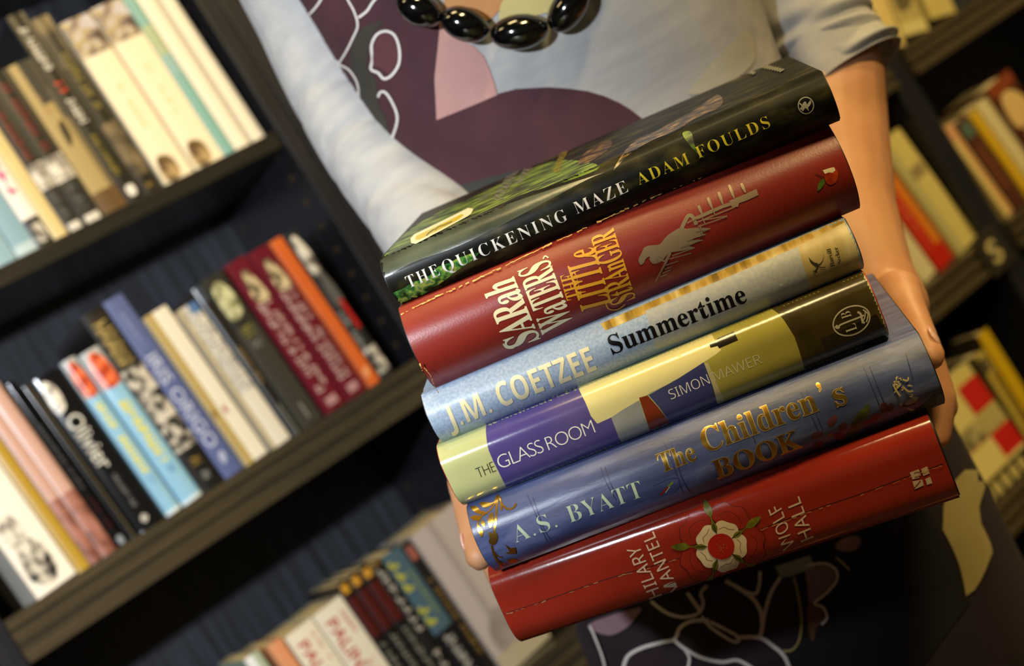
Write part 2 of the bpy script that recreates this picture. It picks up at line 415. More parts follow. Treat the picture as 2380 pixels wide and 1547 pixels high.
row1 = [
 ((-12,640),(46,608),(-140,440),'#8fb0bf',[(B_(.3,.8,.5,.3,12),'#b9ced6')],'pale blue paperback lowest at the left edge of the top shelf',{'L':.2}),
 ((47,607),(93,580),(-70,330),'#86a9bb',[(B_(.35,.85,.5,.3,12),'#a8c4d2'),(rect(0,.06),'#b7cdd6')],'slate blue paperback beside the pale blue one, top shelf',{'L':.2}),
 ((94,580),(130,562),(-60,260),'#efe9e2',[(rect(0,.16),'#17171a'),(B_(.3,.95,.5,.55,10),'#d5307c'),(P_((.03,.2),(.03,.8),(.12,.8),(.12,.2)),PHOTO_BW)],'white paperback with bright pink spine lettering',{'L':.2}),
 ((131,562),(162,545),(-60,190),'#d9c48b',[(B_(.4,.9,.5,.2,14),'#cbb47a')],'plain straw yellow book between pink lettered and black spines',{'L':.205}),
 ((163,545),(198,527),(-25,175),'#1d1b1b',[(B_(.47,.97,.5,.45,14),'#6e1f1e'),(rect(.28,.44),PHOTO_BW2),(B_(.08,.26,.5,.5,10),'#5a5a58'),(rect(.005,.05,.15,.9),'#d9d4ca')],'left copy of a black paperback with dark red lettering and pale photo band',{}),
 ((199,527),(238,497),(5,163),'#1d1b1b',[(B_(.47,.97,.5,.45,14),'#6e1f1e'),(rect(.28,.44),PHOTO_BW2),(B_(.08,.26,.5,.5,10),'#5a5a58'),(rect(.005,.05,.15,.9),'#d9d4ca')],'right copy of a black paperback with dark red lettering, beside the khaki book',{}),
 ((239,494),(294,466),(16,157),'#a8925f',[(rect(.72,1,.35,1),'#35332f'),(rect(.6,.8,.75,1),'#4a463e'),(B_(.66,.78,.4,.10,4),'#a2553c'),(P_((.44,.35),(.5,.6),(.6,.62),(.57,.4)),'#2b2018'),(rect(0,.14),'#5d421f'),(rect(.14,.6,.8,1),'#6f6143')],'wide khaki book with a dark top corner on the top shelf',{'rough':.45}),
 ((295,466),(333,448),(35,-10),'#131211',[(B_(.70,.93,.45,.5,12),'#d8d2c4'),(B_(.58,.69,.45,.55,5),'#cf3a1c'),(B_(.42,.57,.45,.5,8),'#d8d2c4'),(B_(.14,.36,.4,.35,16),'#8b7d2a'),(P_((.03,.3),(.03,.7),(.075,.75),(.075,.3)),'#e8e4dc')],'tall black book with white and red capitals down its spine',{'L':.232,'hard':True}),
 ((335,448),(371,424),(90,40),'#1b1814',[(rect(.72,1),PHOTO_DUN),(B_(.45,.8,.5,.4,15),'#8a7c3c'),(rect(.1,.4),PHOTO_DUN),(B_(.03,.06,.5,.4,4),'#9c7d2f')],'dark book with mottled gold lettering beside two cream spines',{}),
 ((381,425),(446,389),(136,57),'#efe3c6',[(rect(.78,1),PHOTO_HILL),(B_(.32,.62,.5,.16,12),'#e6cf8c'),(P_((.02,.1),(.02,.6),(.13,.62),(.15,.2)),mat('spine_photo_bears','#5b4226',.4,col2='#c9ab74',scale=60,lo=.4,hi=.62)),],'left of two matching cream spines topped by a hillside photo',{'rough':.45}),
 ((450,387),(516,351),(215,20),'#efe3c6',[(rect(.78,1),PHOTO_HILL),(B_(.32,.62,.5,.16,12),'#e6cf8c'),(P_((.02,.1),(.02,.6),(.13,.62),(.15,.2)),_mats['spine_photo_bears']),],'right of two matching cream spines topped by a hillside photo, next to teal',{'rough':.45}),
 ((518,353),(541,339),(290,-15),'#7fb0aa',[(rect(.62,.8),'#a9b894'),(rect(.5,.62),'#8fb5b4')],'thin teal paperback beside two thin white spines',{}),
 ((543,340),(577,321),(330,-30),'#ece5d2',[(rect(0,1,.86,1),'#c9bfa9')],'left of two thin white spines after the teal one',{'L':.215}),
 ((579,319),(609,302),(390,-60),'#ece5d2',[(rect(0,1,.0,.12),'#c9bfa9')],'right of two thin white spines, last on the top shelf',{'L':.215}),
]
row2 = [
 ((90,1400),(186,1342),(-150,1000),'#eee9de',[(P_((.08,.1),(.02,.5),(.08,.75),(.2,.7),(.24,.3)),PHOTO_BW),(P_((.3,.1),(.35,.5),(.25,.6),(.15,.3)),PHOTO_BW2),(B_(.52,.66,.72,.12,6),'#e07a68'),(B_(.70,.75,.85,.12,3),'#d84a3a')],'broad white book with a grey photo, lower left of the middle shelf',{'L':.24,'hard':True}),
 ((187,1340),(210,1312),(-10,1040),'#b08f30',[],'plain ochre book beside the broad white one',{'L':.225}),
 ((212,1312),(236,1292),(-30,990),'#c9a294',[(rect(0,.34),PHOTO_PINK),(rect(.34,1,.0,.2),'#b58f82')],'left of two dusty pink spines with brown feet',{'L':.215}),
 ((237,1292),(265,1263),(-10,935),'#c9a294',[(rect(0,.34),PHOTO_PINK),(rect(.34,1,.8,1),'#b58f82')],'right of two dusty pink spines, beside glossy black ones',{'L':.215}),
 ((266,1262),(296,1250),(5,900),'#121214',[(B_(.35,.75,.5,.3,18),'#47484a'),(B_(.1,.3,.5,.4,8),'#3a1416'),(P_((.01,.35),(.01,.75),(.05,.75),(.05,.35)),'#8c93a0')],'glossy black book with faint grey lettering by the pink pair',{'rough':.12,'sag':.0048}),
 ((297,1250),(308,1234),(43,905),'#19181a',[(rect(0,1,.8,1),'#77705f')],'very thin black book with a pale edge, squeezed between two glossy black ones',{'rough':.2}),
 ((311,1227),(378,1186),(78,885),'#141416',[(P_((.78,.1),(.8,.45),(.92,.5),(.97,.25),(.9,.1)),PHOTO_BW2),(T_('Olivier',.74,.40,.42,.48,0.010),'#d3d0c8'),(B_(.14,.36,.42,.16,16),'#6c6c6a'),(P_((.035,.4),(.06,.55),(.085,.42),(.06,.3)),'#b5b2aa')],'thick glossy black book with a pale script title and a small portrait',{'rough':.14,'sag':.0048}),
 ((381,1186),(416,1166),(133,849),'#8fc0df',[(rect(.76,1),'#b9bcc0'),(P_((.77,.15),(.77,.9),(.86,.95),(.95,.8),(.98,.4),(.9,.1)),PHOTO_ORANGE),(B_(.26,.72,.48,.5,19),'#e9dc22'),(B_(.19,.24,.5,.4,5),'#6f9fca'),(rect(0,.02),'#d9e6ee')],'left of two light blue spines with yellow lettering and orange tops',{'rough':.15,'sag':.0042}),
 ((419,1163),(465,1134),(190,823),'#8fc0df',[(rect(.76,1),'#b9bcc0'),(P_((.77,.15),(.77,.9),(.86,.95),(.95,.8),(.98,.4),(.9,.1)),PHOTO_ORANGE),(B_(.26,.72,.48,.5,19),'#e9dc22'),(B_(.19,.24,.5,.4,5),'#6f9fca'),(rect(0,.02),'#d9e6ee')],'right of two light blue spines with yellow lettering and orange tops',{'rough':.15,'sag':.0042}),
 ((468,1137),(512,1099),(193,733),'#161515',[(rect(.70,.97,.1,.9),'#28231a'),(B_(.70,.97,.5,.75,9),'#a58f55'),(rect(.22,.68),PHOTO_BW),(B_(.13,.17,.5,.5,3),'#8f7436'),(B_(.05,.09,.5,.4,4),'#8d8d8a')],'black book with tan capitals above a black and white crowd photo',{}),
 ((515,1099),(558,1073),(240,704),'#525f92',[(T_('IRIS ORIGO',.68,.16,.44,.56,0.010),'#b9c0d8'),(B_(.72,.92,.45,.2,14),'#8390ba'),(P_((.06,.4),(.1,.3),(.13,.5),(.1,.65)),'#aab2cf')],'tall dusty blue book with pale blue capitals down its spine',{'hard':True,'rough':.45}),
 ((564,1070),(612,1030),(343,733),'#e7e0cd',[(rect(0,1,0,.36),'#b39a5a'),(rect(0,1,.36,.42),'#f4efdf'),(P_((.3,.55),(.33,.62),(.36,.55),(.33,.48)),'#a5473c'),(P_((.31,.12),(.34,.2),(.37,.12),(.34,.05)),'#7d5a20')],'white spined book with a tan left side beside the blue one',{'rough':.4}),
 ((624,1023),(663,994),(425,715),'#e3dccb',[(rect(.38,1),PHOTO_SPECK),(rect(.93,1,.5,1),'#4f76a8'),(rect(0,1,0,.12),'#b39a45')],'grey speckled book with a white foot, right of the white spine',{}),
 ((668,989),(687,976),(445,675),'#211d18',[(B_(.35,.6,.5,.4,12),'#8d7a4a'),(rect(.9,1),'#3d4652'),(rect(.0,.2,.4,.6),'#77766f')],'thin dark book with small gold lettering before the portrait spine',{}),
 ((689,977),(736,942),(484,645),'#3b3831',[(rect(.66,1),'#2e2c26'),(P_((.72,.2),(.74,.75),(.86,.85),(.95,.6),(.93,.2),(.82,.1)),mat('spine_photo_cream_face','#7b7a55',.35,col2='#d9d7a6',scale=70,lo=.4,hi=.6)),(B_(.6,.66,.5,.7,4),'#8f8a3a'),(B_(.52,.57,.5,.6,6),'#77736a'),(rect(.04,.14,.45,.53),'#8b8880')],'dark olive book with a cream face near the top of its spine',{}),
 ((742,936),(787,901),(527,616),'#6a1626',[(P_((.74,.25),(.73,.85),(.84,.8),(.93,.6),(.9,.35)),mat('spine_photo_busts','#3b3020',.4,col2='#dcc79a',scale=80,lo=.42,hi=.58)),(B_(.38,.72,.34,.34,14),'#c9a8a2'),(B_(.38,.72,.7,.30,14),'#c9a8a2'),(B_(.12,.36,.36,.32,9),'#c9a8a2'),(B_(.12,.36,.68,.26,9),'#c9a8a2'),(rect(.03,.08,.25,.75),'#b58a88')],'left of two maroon books with crowded pale lettering',{'rough':.3}),
 ((790,901),(835,872),(583,587),'#6a1626',[(P_((.74,.25),(.73,.85),(.84,.8),(.93,.6),(.9,.35)),_mats['spine_photo_busts']),(B_(.38,.72,.34,.34,14),'#c9a8a2'),(B_(.38,.72,.7,.30,14),'#c9a8a2'),(B_(.12,.36,.36,.32,9),'#c9a8a2'),(B_(.12,.36,.68,.26,9),'#c9a8a2'),(rect(.03,.08,.25,.75),'#b58a88')],'right of two maroon books with crowded pale lettering, beside the orange one',{'rough':.3}),
 ((838,869),(866,852),(641,555),'#d8672a',[(P_((.05,.3),(.09,.2),(.12,.5),(.09,.8)),'#e79a63'),(rect(.0,.5,.0,.12),'#b5521f')],'plain thin orange paperback among dark spines',{}),
 ((868,849),(896,832),(676,538),'#262524',[(P_((.72,.2),(.72,.8),(.86,.95),(.97,.6),(.93,.2)),PHOTO_BW2),(P_((.5,.3),(.5,1),(.68,.95),(.68,.4)),'#5d5a57'),(rect(.32,.52,.62,.95),'#b81f1c'),(B_(.1,.46,.25,.35,14),'#97958c'),(rect(.03,.2),PHOTO_BW)],'dark book with a pale portrait and a red block, last on the middle shelf',{}),
]
GRP1, GRP2, GRP3 = 'books on the top shelf', 'books on the middle shelf', 'books on the bottom shelf'
place_row(row1, HTOP, 0.012, GRP1, R_(1.2))
place_row(row2, HMID, 0.010, GRP2, R_(2.6))
# bottom row: the tops show, the feet are below the picture
def low(px, py): return wall_px(px, py, 0.012)
low_specs = [
 ((568,1533),(604,1512),'#a9b8a4',[(rect(.8,1,.0,.5),'#e4e8ea')],'pale green book with a silver top, first of the bottom shelf'),
 ((622,1503),(656,1483),'#d8946a',[(rect(.0,.7),'#cf8a62')],'peach coloured book beside two white spines with red lettering'),
 ((663,1482),(726,1433),'#e6dfcb',[(B_(.74,.93,.78,.16,7),'#c2685c'),(T_('PALIN',.92,.60,.34,.36,0.012),'#b8392f'),(B_(.3,.6,.55,.5,7),'#d9b3a2')],'left of two white books with red block lettering'),
 ((728,1432),(792,1378),'#e6dfcb',[(B_(.74,.93,.78,.16,7),'#c2685c'),(T_('PALIN',.92,.60,.34,.36,0.012),'#b8392f'),(B_(.3,.6,.55,.5,7),'#d9b3a2')],'right of two white books with red block lettering, against dark spines'),
 ((781,1362),(804,1345),'#171412',[(rect(.93,.985,.2,.9),'#c8922e'),(rect(.64,.9,.05,.95),'#4d1712'),(B_(.3,.6,.5,.5,10),'#7d7a6c'),(rect(.06,.2,.3,.8),'#b4b06a')],'first of three thin black and dark red books with gold tips'),
 ((806,1344),(830,1327),'#171412',[(rect(.93,.985,.2,.9),'#c8922e'),(rect(.64,.9,.05,.95),'#4d1712'),(B_(.3,.6,.5,.5,10),'#7d7a6c'),(rect(.06,.2,.3,.8),'#b4b06a')],'middle of three thin black and dark red books with gold tips'),
 ((832,1326),(858,1310),'#171412',[(rect(.93,.985,.2,.9),'#c8922e'),(rect(.64,.9,.05,.95),'#4d1712'),(B_(.3,.6,.5,.5,10),'#7d7a6c'),(rect(.06,.2,.3,.8),'#c9c56e')],'third of three thin black and dark red books with gold tips'),
 ((860,1314),(884,1300),'#1c1916',[(B_(.2,.96,.5,.62,12),'#a8a193'),(rect(.97,1.),'#6b5324')],'dark book with a column of large pale grey capitals'),
 ((886,1297),(932,1268),'#181719',[(rect(.45,1),'#48616e'),(B_(.5,.97,.28,.45,6),'#b5b02e'),(B_(.55,.85,.72,.22,10),'#7d8f52'),(B_(.05,.42,.5,.5,9),'#a9a59b')],'blue-topped dark book with yellow capitals'),
 ((934,1266),(950,1254),'#1e1712',[(rect(.88,.97,.1,1),'#a05a4a'),(B_(.2,.75,.5,.5,18),'#8d6f2e')],'thin dark brown book with tiny gold lettering, beside the pale grey one'),
]
for k, (TLp, TRp, col, shp, lab) in enumerate(low_specs):
    (sl, hl), (sr, hr) = low(*TLp), low(*TRp)
    lean = R_(2.5); L = min(0.28, (hl-HLOWA)/math.cos(lean)); T = (sr-sl)*0.97
    s_right = sl + T/math.cos(lean) + math.sin(lean)*L
    shelf_book('paperback_book', s_right, HLOWA, L, T, lean, col, shp, lab, 'book', GRP3, depth=.095)
# broad pale book at the right of the bottom shelf, standing proud of the row
(sl, hl), (sr, hr) = low(950, 1250), low(1062, 1170)
shelf_book('paperback_book', sr+0.012, HLOWA, (hl-HLOWA), min(0.075, sr-sl), R_(2.5), '#b7aaa2', [(rect(0, 1, .30, .42), '#a3968e'), (P_((.1,.2),(.12,.6),(.3,.7),(.36,.4),(.25,.15)), mat('spine_photo_mist', '#8d8077', .45, col2='#a99f95', scale=30)), (rect(0, .12), '#b5a888')],
           'broad pale grey book beside the hand at the lower left of the stack', 'book', GRP3, rough=.5, depth=.095)

# right-hand bookcases
GR = 'books beyond the bare arm'
rowR = [
 ((2110,700),(2150,672),(2020,560),'#c9b56f',[],'narrow straw spine half hidden by the forearm',{'L':.19}),
 ((2152,664),(2186,642),(2075,520),'#c9bf98',[(rect(.55,.7),'#4a5566')],'thin off-white spine right of the forearm',{'L':.19}),
 ((2187,633),(2222,600),(2070,440),'#b3301c',[(rect(.1,1,.55,1),'#c9741c'),(B_(.35,.85,.3,.22,14),'#cf6a4a'),(rect(0,.16),'#b0200f')],'red and orange paperback right of the forearm',{'L':.198}),
 ((2224,585),(2276,552),(2078,384),'#c5b670',[(rect(.62,.72,.2,.9),'#8b7d55'),(rect(.0,1,0,.3),'#a9a471')],'cream paperback with a grey smudge, left of the dark upright',{'L':.198}),
]
place_row(rowR, HLOW, 0.012, GR, R_(6.5))
rowR2 = [
 ((2334,493),(2356,486),(2190,303),'#cdb878',[(rect(0,1,.55,.8),'#b8704e'),(rect(.85,1),'#c99a72')],'cream and pink spine first after the dark upright, beyond the arm',{}),
 ((2358,478),(2385,460),(2221,287),'#4d2a1c',[(rect(.8,.95,.1,.9),'#4a6158'),(rect(.2,.7,.2,.5),'#6e3b28')],'brown spine beside a yellow one at the far right',{}),
 ((2388,456),(2407,444),(2250,271),'#c7a51f',[(rect(0,1,.0,.25),'#b8921b')],'yellow spine at the far right',{}),
 ((2410,442),(2437,424),(2268,248),'#c9bd92',[(rect(0,1,.75,1),'#a99f7c')],'off-white spine right of the yellow one',{}),
 ((2440,420),(2500,380),(2297,205),'#4a2415',[(P_((.55,.15),(.55,.85),(.72,.9),(.86,.6),(.84,.2)),'#c9ad74'),(P_((.2,.2),(.2,.9),(.5,.8),(.5,.3)),'#a58b62'),(rect(.88,1),'#7a3a1c')],'brown book with a pale portrait at the far right edge',{}),
]
place_row(rowR2, HLOW, 0.012, GR, R_(6.5))
rowT = [
 ((1966,72),(2000,50),(1966,-120),'#bfae6c',[],'cream spine just above the pushed-up sleeve',{'L':.19}),
 ((2042,83),(2083,62),(2000,-90),'#cdb878',[(rect(0,1,.0,.2),'#d8cfa2')],'leaning cream book above the bare elbow',{'L':.19}),
 ((2085,62),(2138,28),(2060,-110),'#a99a63',[(P_((.2,.2),(.25,.8),(.5,.7),(.45,.3)),'#5f5638'),(rect(0,.1),'#c4b87e')],'leaning cream and grey book to the right of the plain one, top right',{'L':.2}),
 ((2146,18),(2200,-14),(2110,-150),'#b7a868',[(B_(.2,.8,.5,.4,9),'#8b8052')],'pale book cut by the top edge above the right shelf',{'L':.2}),
]
place_row(rowT, HMID, 0.012, GR, R_(-11))
# faced-out and spine-out books on the low shelf, lower right corner
HB = HLOW-PIT
def slab_book(name, s0, h0, W, H, T, d0, tilt, col, shapes, label, group):
    """a book standing face out: cover toward the room, leaning back"""
    M = SHM @ Matrix.Translation((s0, d0, h0)) @ Matrix.Rotation(-tilt, 4, 'X')
    r = empty(name, M)
    bm = bmesh.new()
    add_box(bm, (0, 0, 0), (W, 0.0007, H)); add_box(bm, (0, T-0.0007, 0), (W, T, H)); add_box(bm, (0, 0.0007, 0), (0.0007, T-0.0007, H))
    bm_obj('cover', bm, [cm(col)], r)
    box_obj('page_block', (0.0007, 0.0007, 0.0004), (W-0.0004, T-0.0007, H-0.0004), PAPER, r)
    bm = bmesh.new(); ms = []
    for li, (q, m) in enumerate(shapes):
        m = cm(m) if isinstance(m, str) else m
        if m not in ms: ms.append(m)
        y = -0.0003-0.00008*li
        f = bm.faces.new([bm.verts.new((a*W, y, b*H)) for a, b in q]); f.material_index = ms.index(m)
    bm.normal_update()
    for f in bm.faces:
        if f.normal.y > 0: f.normal_flip()
    bm_obj('cover_print', bm, ms, r)
    return tag(r, label, 'book', group)
def rq(a, b, c, d): return [(a, c), (b, c), (b, d), (a, d)]
sb, hb = wall_px(2407, 1052, 0.0)
letters = [(rq(.14+.13*k, .14+.13*k+.085, .02, .13), '#b3a568') for k in range(6)]
slab_book('paperback_book', sb-0.168, HB, 0.168, 0.172, 0.020, 0.004, R_(6), '#c2b46f',
   [(rq(0, 1, 0, .16), '#1a1815')]+letters+[(rq(.30, .97, .17, .42), '#cdbf7c'), (rq(.30, .97, .415, .425), '#a4502c'), (rq(.72, 1, .20, .42), '#b3201a'), (rq(.72, 1, .62, .88), '#b3201a'),
    (rq(.30, .70, .43, .58), mat('cover_photo_dusk', '#3f3a26', .4, col2='#a89f6e', scale=40, lo=.4, hi=.6)), (rq(.72, .98, .44, .60), '#a79d66'), (rq(.02, .28, .2, .9), '#b9ad6c'), (rq(.30, .70, .60, .9), '#c8bb78')],
   'faced-out paperback with red blocks on cream, right of the lowest held book', GR)
shelf_book('paperback_book', sb+0.036, HB, .172, 0.030, R_(1), '#57502c', [(rect(0,1),'#b3a04a'),(rect(.2,.8,.55,.95),'#8a6d22'),(rect(.82,.95,.2,.8),'#57503a'),(rect(0,1,0,.22),'#171512')], 'ochre book with a black edge standing right of the faced-out paperback', 'book', GR)
shelf_book('paperback_book', sb+0.066, HB, .192, 0.026, R_(1), '#2a241c', [(rect(0,1),'#c0a016'),(rect(0,.3),'#1c1a17')], 'yellow book furthest right on the low shelf', 'book', GR)
# small black letter sign clipped on the shelf edge
ss, hs_ = wall_px(2318, 580, -0.02)
r = empty('shelf_sign', SHM @ Matrix.Translation((ss, -0.014, hs_)) @ Matrix.Rotation(R_(-6), 4, 'Y'))
box_obj('sign_panel', (-0.029, 0, -0.031), (0.029, 0.003, 0.031), mat('sign_black', '#2b271f', .4), r, bev=0.001)
vs, fs = shape_text('S', (-0.013, -0.017), (0.013, -0.017), (-0.013, 0.017), 0.02)
bm = bmesh.new(); bv = [bm.verts.new((v.x, -0.0004, v.y)) for v in vs]
for f in fs:
    fa = bm.faces.new([bv[i] for i in f])
bm.normal_update()
for f in bm.faces:
    if f.normal.y > 0: f.normal_flip()
bm_obj('letter', bm, [mat('sign_cream', '#b5a878', .5)], r)
box_obj('clip', (-0.010, 0.003, -0.016), (0.010, 0.016, 0.0), mat('sign_clip', '#3a372f', .4), r)
tag(r, 'small black square sign with a cream letter S on the shelf edge', 'sign')

# ------------------------------------------------------------------ the held stack: frame of the pile in the world
S_R = Matrix(((0.913114, 0.0744383, -0.40085131), (-0.16029751, 0.96955796, -0.18510018), (0.37487003, 0.23327303, 0.89724921)))
STK = Matrix.Translation(CAM + C2W @ Vector((0.03075549, 0.66106253, 0.07275764))) @ (C2W @ S_R).to_4x4()
#        x       y       length  yaw      thick
BK = [(0.00774, 0.00988, 0.22597, -0.00837, 0.0248), (0.00543, 0.00715, 0.22084, 0.06201, 0.04309), (-0.00284, 0.0028, 0.21851, 0.04141, 0.02604),
      (-0.0053, -0.00218, 0.22002, 0.01319, 0.03339), (0.00146, -0.00957, 0.23041, -0.01785, 0.03686), (-0.00649, -0.00805, 0.22724, -0.09259, 0.04312)]
STACKG = 'hardbacks held in a stack'
BKM = []; zt = 0
for x, y, L, yaw, t in BK:
    zt -= t; BKM.append(STK @ Matrix.Translation((x, y, zt)) @ Matrix.Rotation(yaw, 4, 'Z'))
def held_book(i, name, jm, sag, ex, label, D=0.150, board=None, gr=0.0006):
    x, y, L, yaw, t = BK[i]
    r = empty(name, BKM[i] @ Matrix.Translation((-L/2, -sag*0.75, 0)))
    t2 = t-0.0002
    j = bm_obj('dust_jacket', cover_bm(L, t2, D, sag, ex, 0.0004, 44, gr), [jm], r, smooth=35)
    bm = cover_bm(L+0.0012, t2-0.0012, D-0.0010, sag, ex, 0.0026, 30)
    bmesh.ops.translate(bm, verts=bm.verts[:], vec=(-0.0006, 0.0012, 0.0006))
    bm_obj('case_board', bm, [board or mat('case_black', '#171513', .5)], r, smooth=40)
    bm_obj('page_block', pages_bm(L, t2, D, sag, 0.0034, 0.003), [PAPER], r)
    tag(r, label, 'book', STACKG)
    bpy.context.view_layer.update()
    return r, world_bvh([j])
def Z(org, sc): return lambda *p: [(org[0]+a/sc, org[1]+b/sc) for a, b in p]
z1 = Z((860, 100), 1.9833); z2 = Z((900, 650), 1.7); z3 = Z((900, 500), 3.364); z4 = Z((1380, 380), 3.967)
z5 = Z((1000, 840), 3.4); z6 = Z((1500, 620), 3.8387); z7 = Z((1060, 1000), 3.8667); z8 = Z((1600, 800), 3.71875); z9 = Z((1000, 1080), 5.155)
z10 = Z((1250, 1150), 2.1062); z11 = Z((1900, 700), 1.8271); z12 = Z((1200, 0), 2.017)

INK_W = mat('print_white', '#f2efe6', .3); INK_Y = mat('print_yellow', '#d9cc3c', .3); INK_K = mat('print_black', '#0d0d0f', .3)
INK_CREAM = mat('print_cream', '#ece2b6', .35); INK_GOLDY = mat('print_amber', '#dfa12a', .35); INK_MINT = mat('print_mint', '#c3dcc8', .35)
INK_PALE = mat('print_pale_rose', '#d9bfa8', .35); INK_TAUPE = mat('print_taupe', '#9d8a6e', .3, metal=0.3)
GOLD = mat('gold_foil', '#c9962c', .22, metal=0.95, col2='#e2b85a', scale=60); GOLDL = mat('gold_foil_pale', '#d8c48c', .28, metal=0.7)
WEAR = mat('worn_edge', '#d48a3a', .6, col2='#f0c878', scale=300)

# 1 ---- dark forest jacket
j1 = mat('jacket_forest', '#0c0c0b', .42, spec=.14, cols=[(.50, '#15160f'), (.58, '#2a2816'), (.66, '#4c4526')], scale=55, stretch=(1, 2, 2), lo=.3, hi=.75, detail=8, coat=.03)
b1, v1 = held_book(0, 'hardback_book', j1, .0075, 2.4, 'glossy dark hardback with mossy forest picture and white capitals, topmost of the held stack', gr=0)
MOSS = mat('print_moss', '#0e2a0a', .35, cols=[(.45, '#2f7032'), (.52, '#68a03c'), (.58, '#a8b04c'), (.64, '#3c7a48')], scale=260, lo=.34, hi=.70, detail=6)
MOSS2 = mat('print_leaf_litter', '#121a06', .4, cols=[(.45, '#2c3a16'), (.54, '#5d7a20'), (.62, '#a3b24a')], scale=230, stretch=(.35, 1, 1), lo=.36, hi=.72, detail=6)
GREYG = mat('print_sheen', '#3a3f33', .22, col2='#5d6452', scale=60, stretch=(.4, 1, 1))  # grey sheen along the upper left spine, painted into the jacket colour
BARK = mat('print_bark', '#14100a', .25, cols=[(.5, '#2a1e10'), (.58, '#8a6a3a'), (.63, '#caa86a')], scale=330, stretch=(.4, 1, 1), lo=.40, hi=.72, detail=7)
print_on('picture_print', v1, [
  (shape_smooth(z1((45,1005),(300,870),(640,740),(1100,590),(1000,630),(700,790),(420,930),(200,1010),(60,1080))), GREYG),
  (shape_smooth(z1((60,990),(160,880),(300,790),(520,690),(700,600),(880,540),(1060,570),(900,640),(700,700),(500,790),(300,880),(120,960)), 4), MOSS2),
  (shape_poly(z3((0,630),(20,610),(60,600),(130,570),(200,520),(260,505),(330,470),(400,400),(480,375),(560,330),(600,320),(650,300),(720,290),(690,330),(640,370),(590,400),(520,450),(460,500),(400,540),(350,570),(280,620),(210,660),(140,700),(75,730),(40,690))), MOSS),
  (shape_smooth(z1((1120,590),(1200,470),(1330,400),(1480,320),(1600,240),(1620,290),(1500,350),(1400,410),(1300,450),(1200,510))), BARK),
  (shape_smooth(z1((960,560),(1000,500),(1100,450),(1110,480),(1030,540))), BARK),
  (shape_smooth(z1((1440,420),(1480,410),(1500,480),(1540,530),(1490,490))), MOSS2),
], b1, step=5, base=.00008, gap=.00002)
STK_W = mat('print_sticker_white', '#e9e2bd', .35); STK_Y = mat('print_sticker_yellow', '#c6b312', .35)
PL('yellow sticker with a white edge', 'price_sticker', v1, [
  (shape_poly(z1((188,905),(205,885),(330,825),(455,763),(478,768),(468,790),(450,803),(330,868),(212,928),(192,926))), STK_W),
  (shape_poly(z1((214,893),(330,838),(424,792),(434,797),(408,818),(325,862),(224,912),(210,908))), STK_Y),
  (shape_stroke(z1((262,892),(275,878),(298,862)), 2.4), INK_K), (shape_stroke(z1((300,866),(320,850),(345,842),(380,826)), 3.4), mat('print_dull_olive', '#7d7416', .4)),
], b1, base=.0005)
TQ = mat('print_cover_grey', '#8c8a7c', .3); TQY = mat('print_cover_olive', '#a8962c', .3)
print_on('cover_lettering', v1, [
  (shape_text(serif('THE'), z1((535,718))[0], z1((560,690))[0], z1((500,728))[0]), TQ),
  (shape_text(serif('QUICKENING'), z1((600,728))[0], z1((690,588))[0], z1((563,722))[0]), TQ),
  (shape_text(serif('MAZE'), z1((695,648))[0], z1((748,575))[0], z1((662,652))[0]), TQ),
  (shape_text(serif('ADAM'), z1((868,600))[0], z1((889,550))[0], z1((838,600))[0]), TQY), (shape_text(serif('FOULDS'), z1((889,548))[0], z1((912,500))[0], z1((862,546))[0]), TQY),
] + [(shape_stroke(z1((1790+12*k, 95+3*k), (1770+12*k, 108+3*k)), 3.2, False), TQ) for k in range(11)] + [(shape_stroke(z1((1735+11*k, 128+3*k), (1720+11*k, 138+3*k)), 3.0, False), TQ) for k in range(5)], b1)
def tl(t, p0, p1, cap, off=0.0, space=1.0, c=None):
    p0, p1 = Vector(p0), Vector(p1); d = (p1-p0).normalized(); up = Vector((d.y, -d.x))
    return shape_text(t, p0, p1, p0+up*cap, off, space, c)
PL('white serif capitals', 'title_lettering', v1, [(tl(serif('THE'), (951,669), (1024,638), 29, -.012, 1.25), INK_W), (tl(serif('QUICKENING'), (1034,634), (1321,510), 29, -.012, 1.25), INK_W), (tl(serif('MAZE'), (1341,497), (1462,444), 29, -.012, 1.2), INK_W)], b1)
PL('yellow serif capitals', 'author_lettering', v1, [(tl(serif('ADAM'), (1486,430), (1605,379), 28, -.012, 1.2), INK_Y), (tl(serif('FOULDS'), (1624,368), (1792,294), 28, -.012, 1.2), INK_Y)], b1)
print_on('emblem', v1, [(shape_disc((1873,245), 19, 20), mat('print_grey', '#a5a69c', .35)), (shape_disc((1873,245), 16.5, 17.5), INK_K),
  (shape_smooth([(1862,252),(1866,240),(1872,236),(1876,242),(1883,233),(1885,240),(1878,250),(1880,258),(1872,251),(1866,258)]), _mats['print_grey']),
  (shape_stroke([(1858,240),(1864,246),(1860,254)], 3), _mats['print_grey'])], b1)

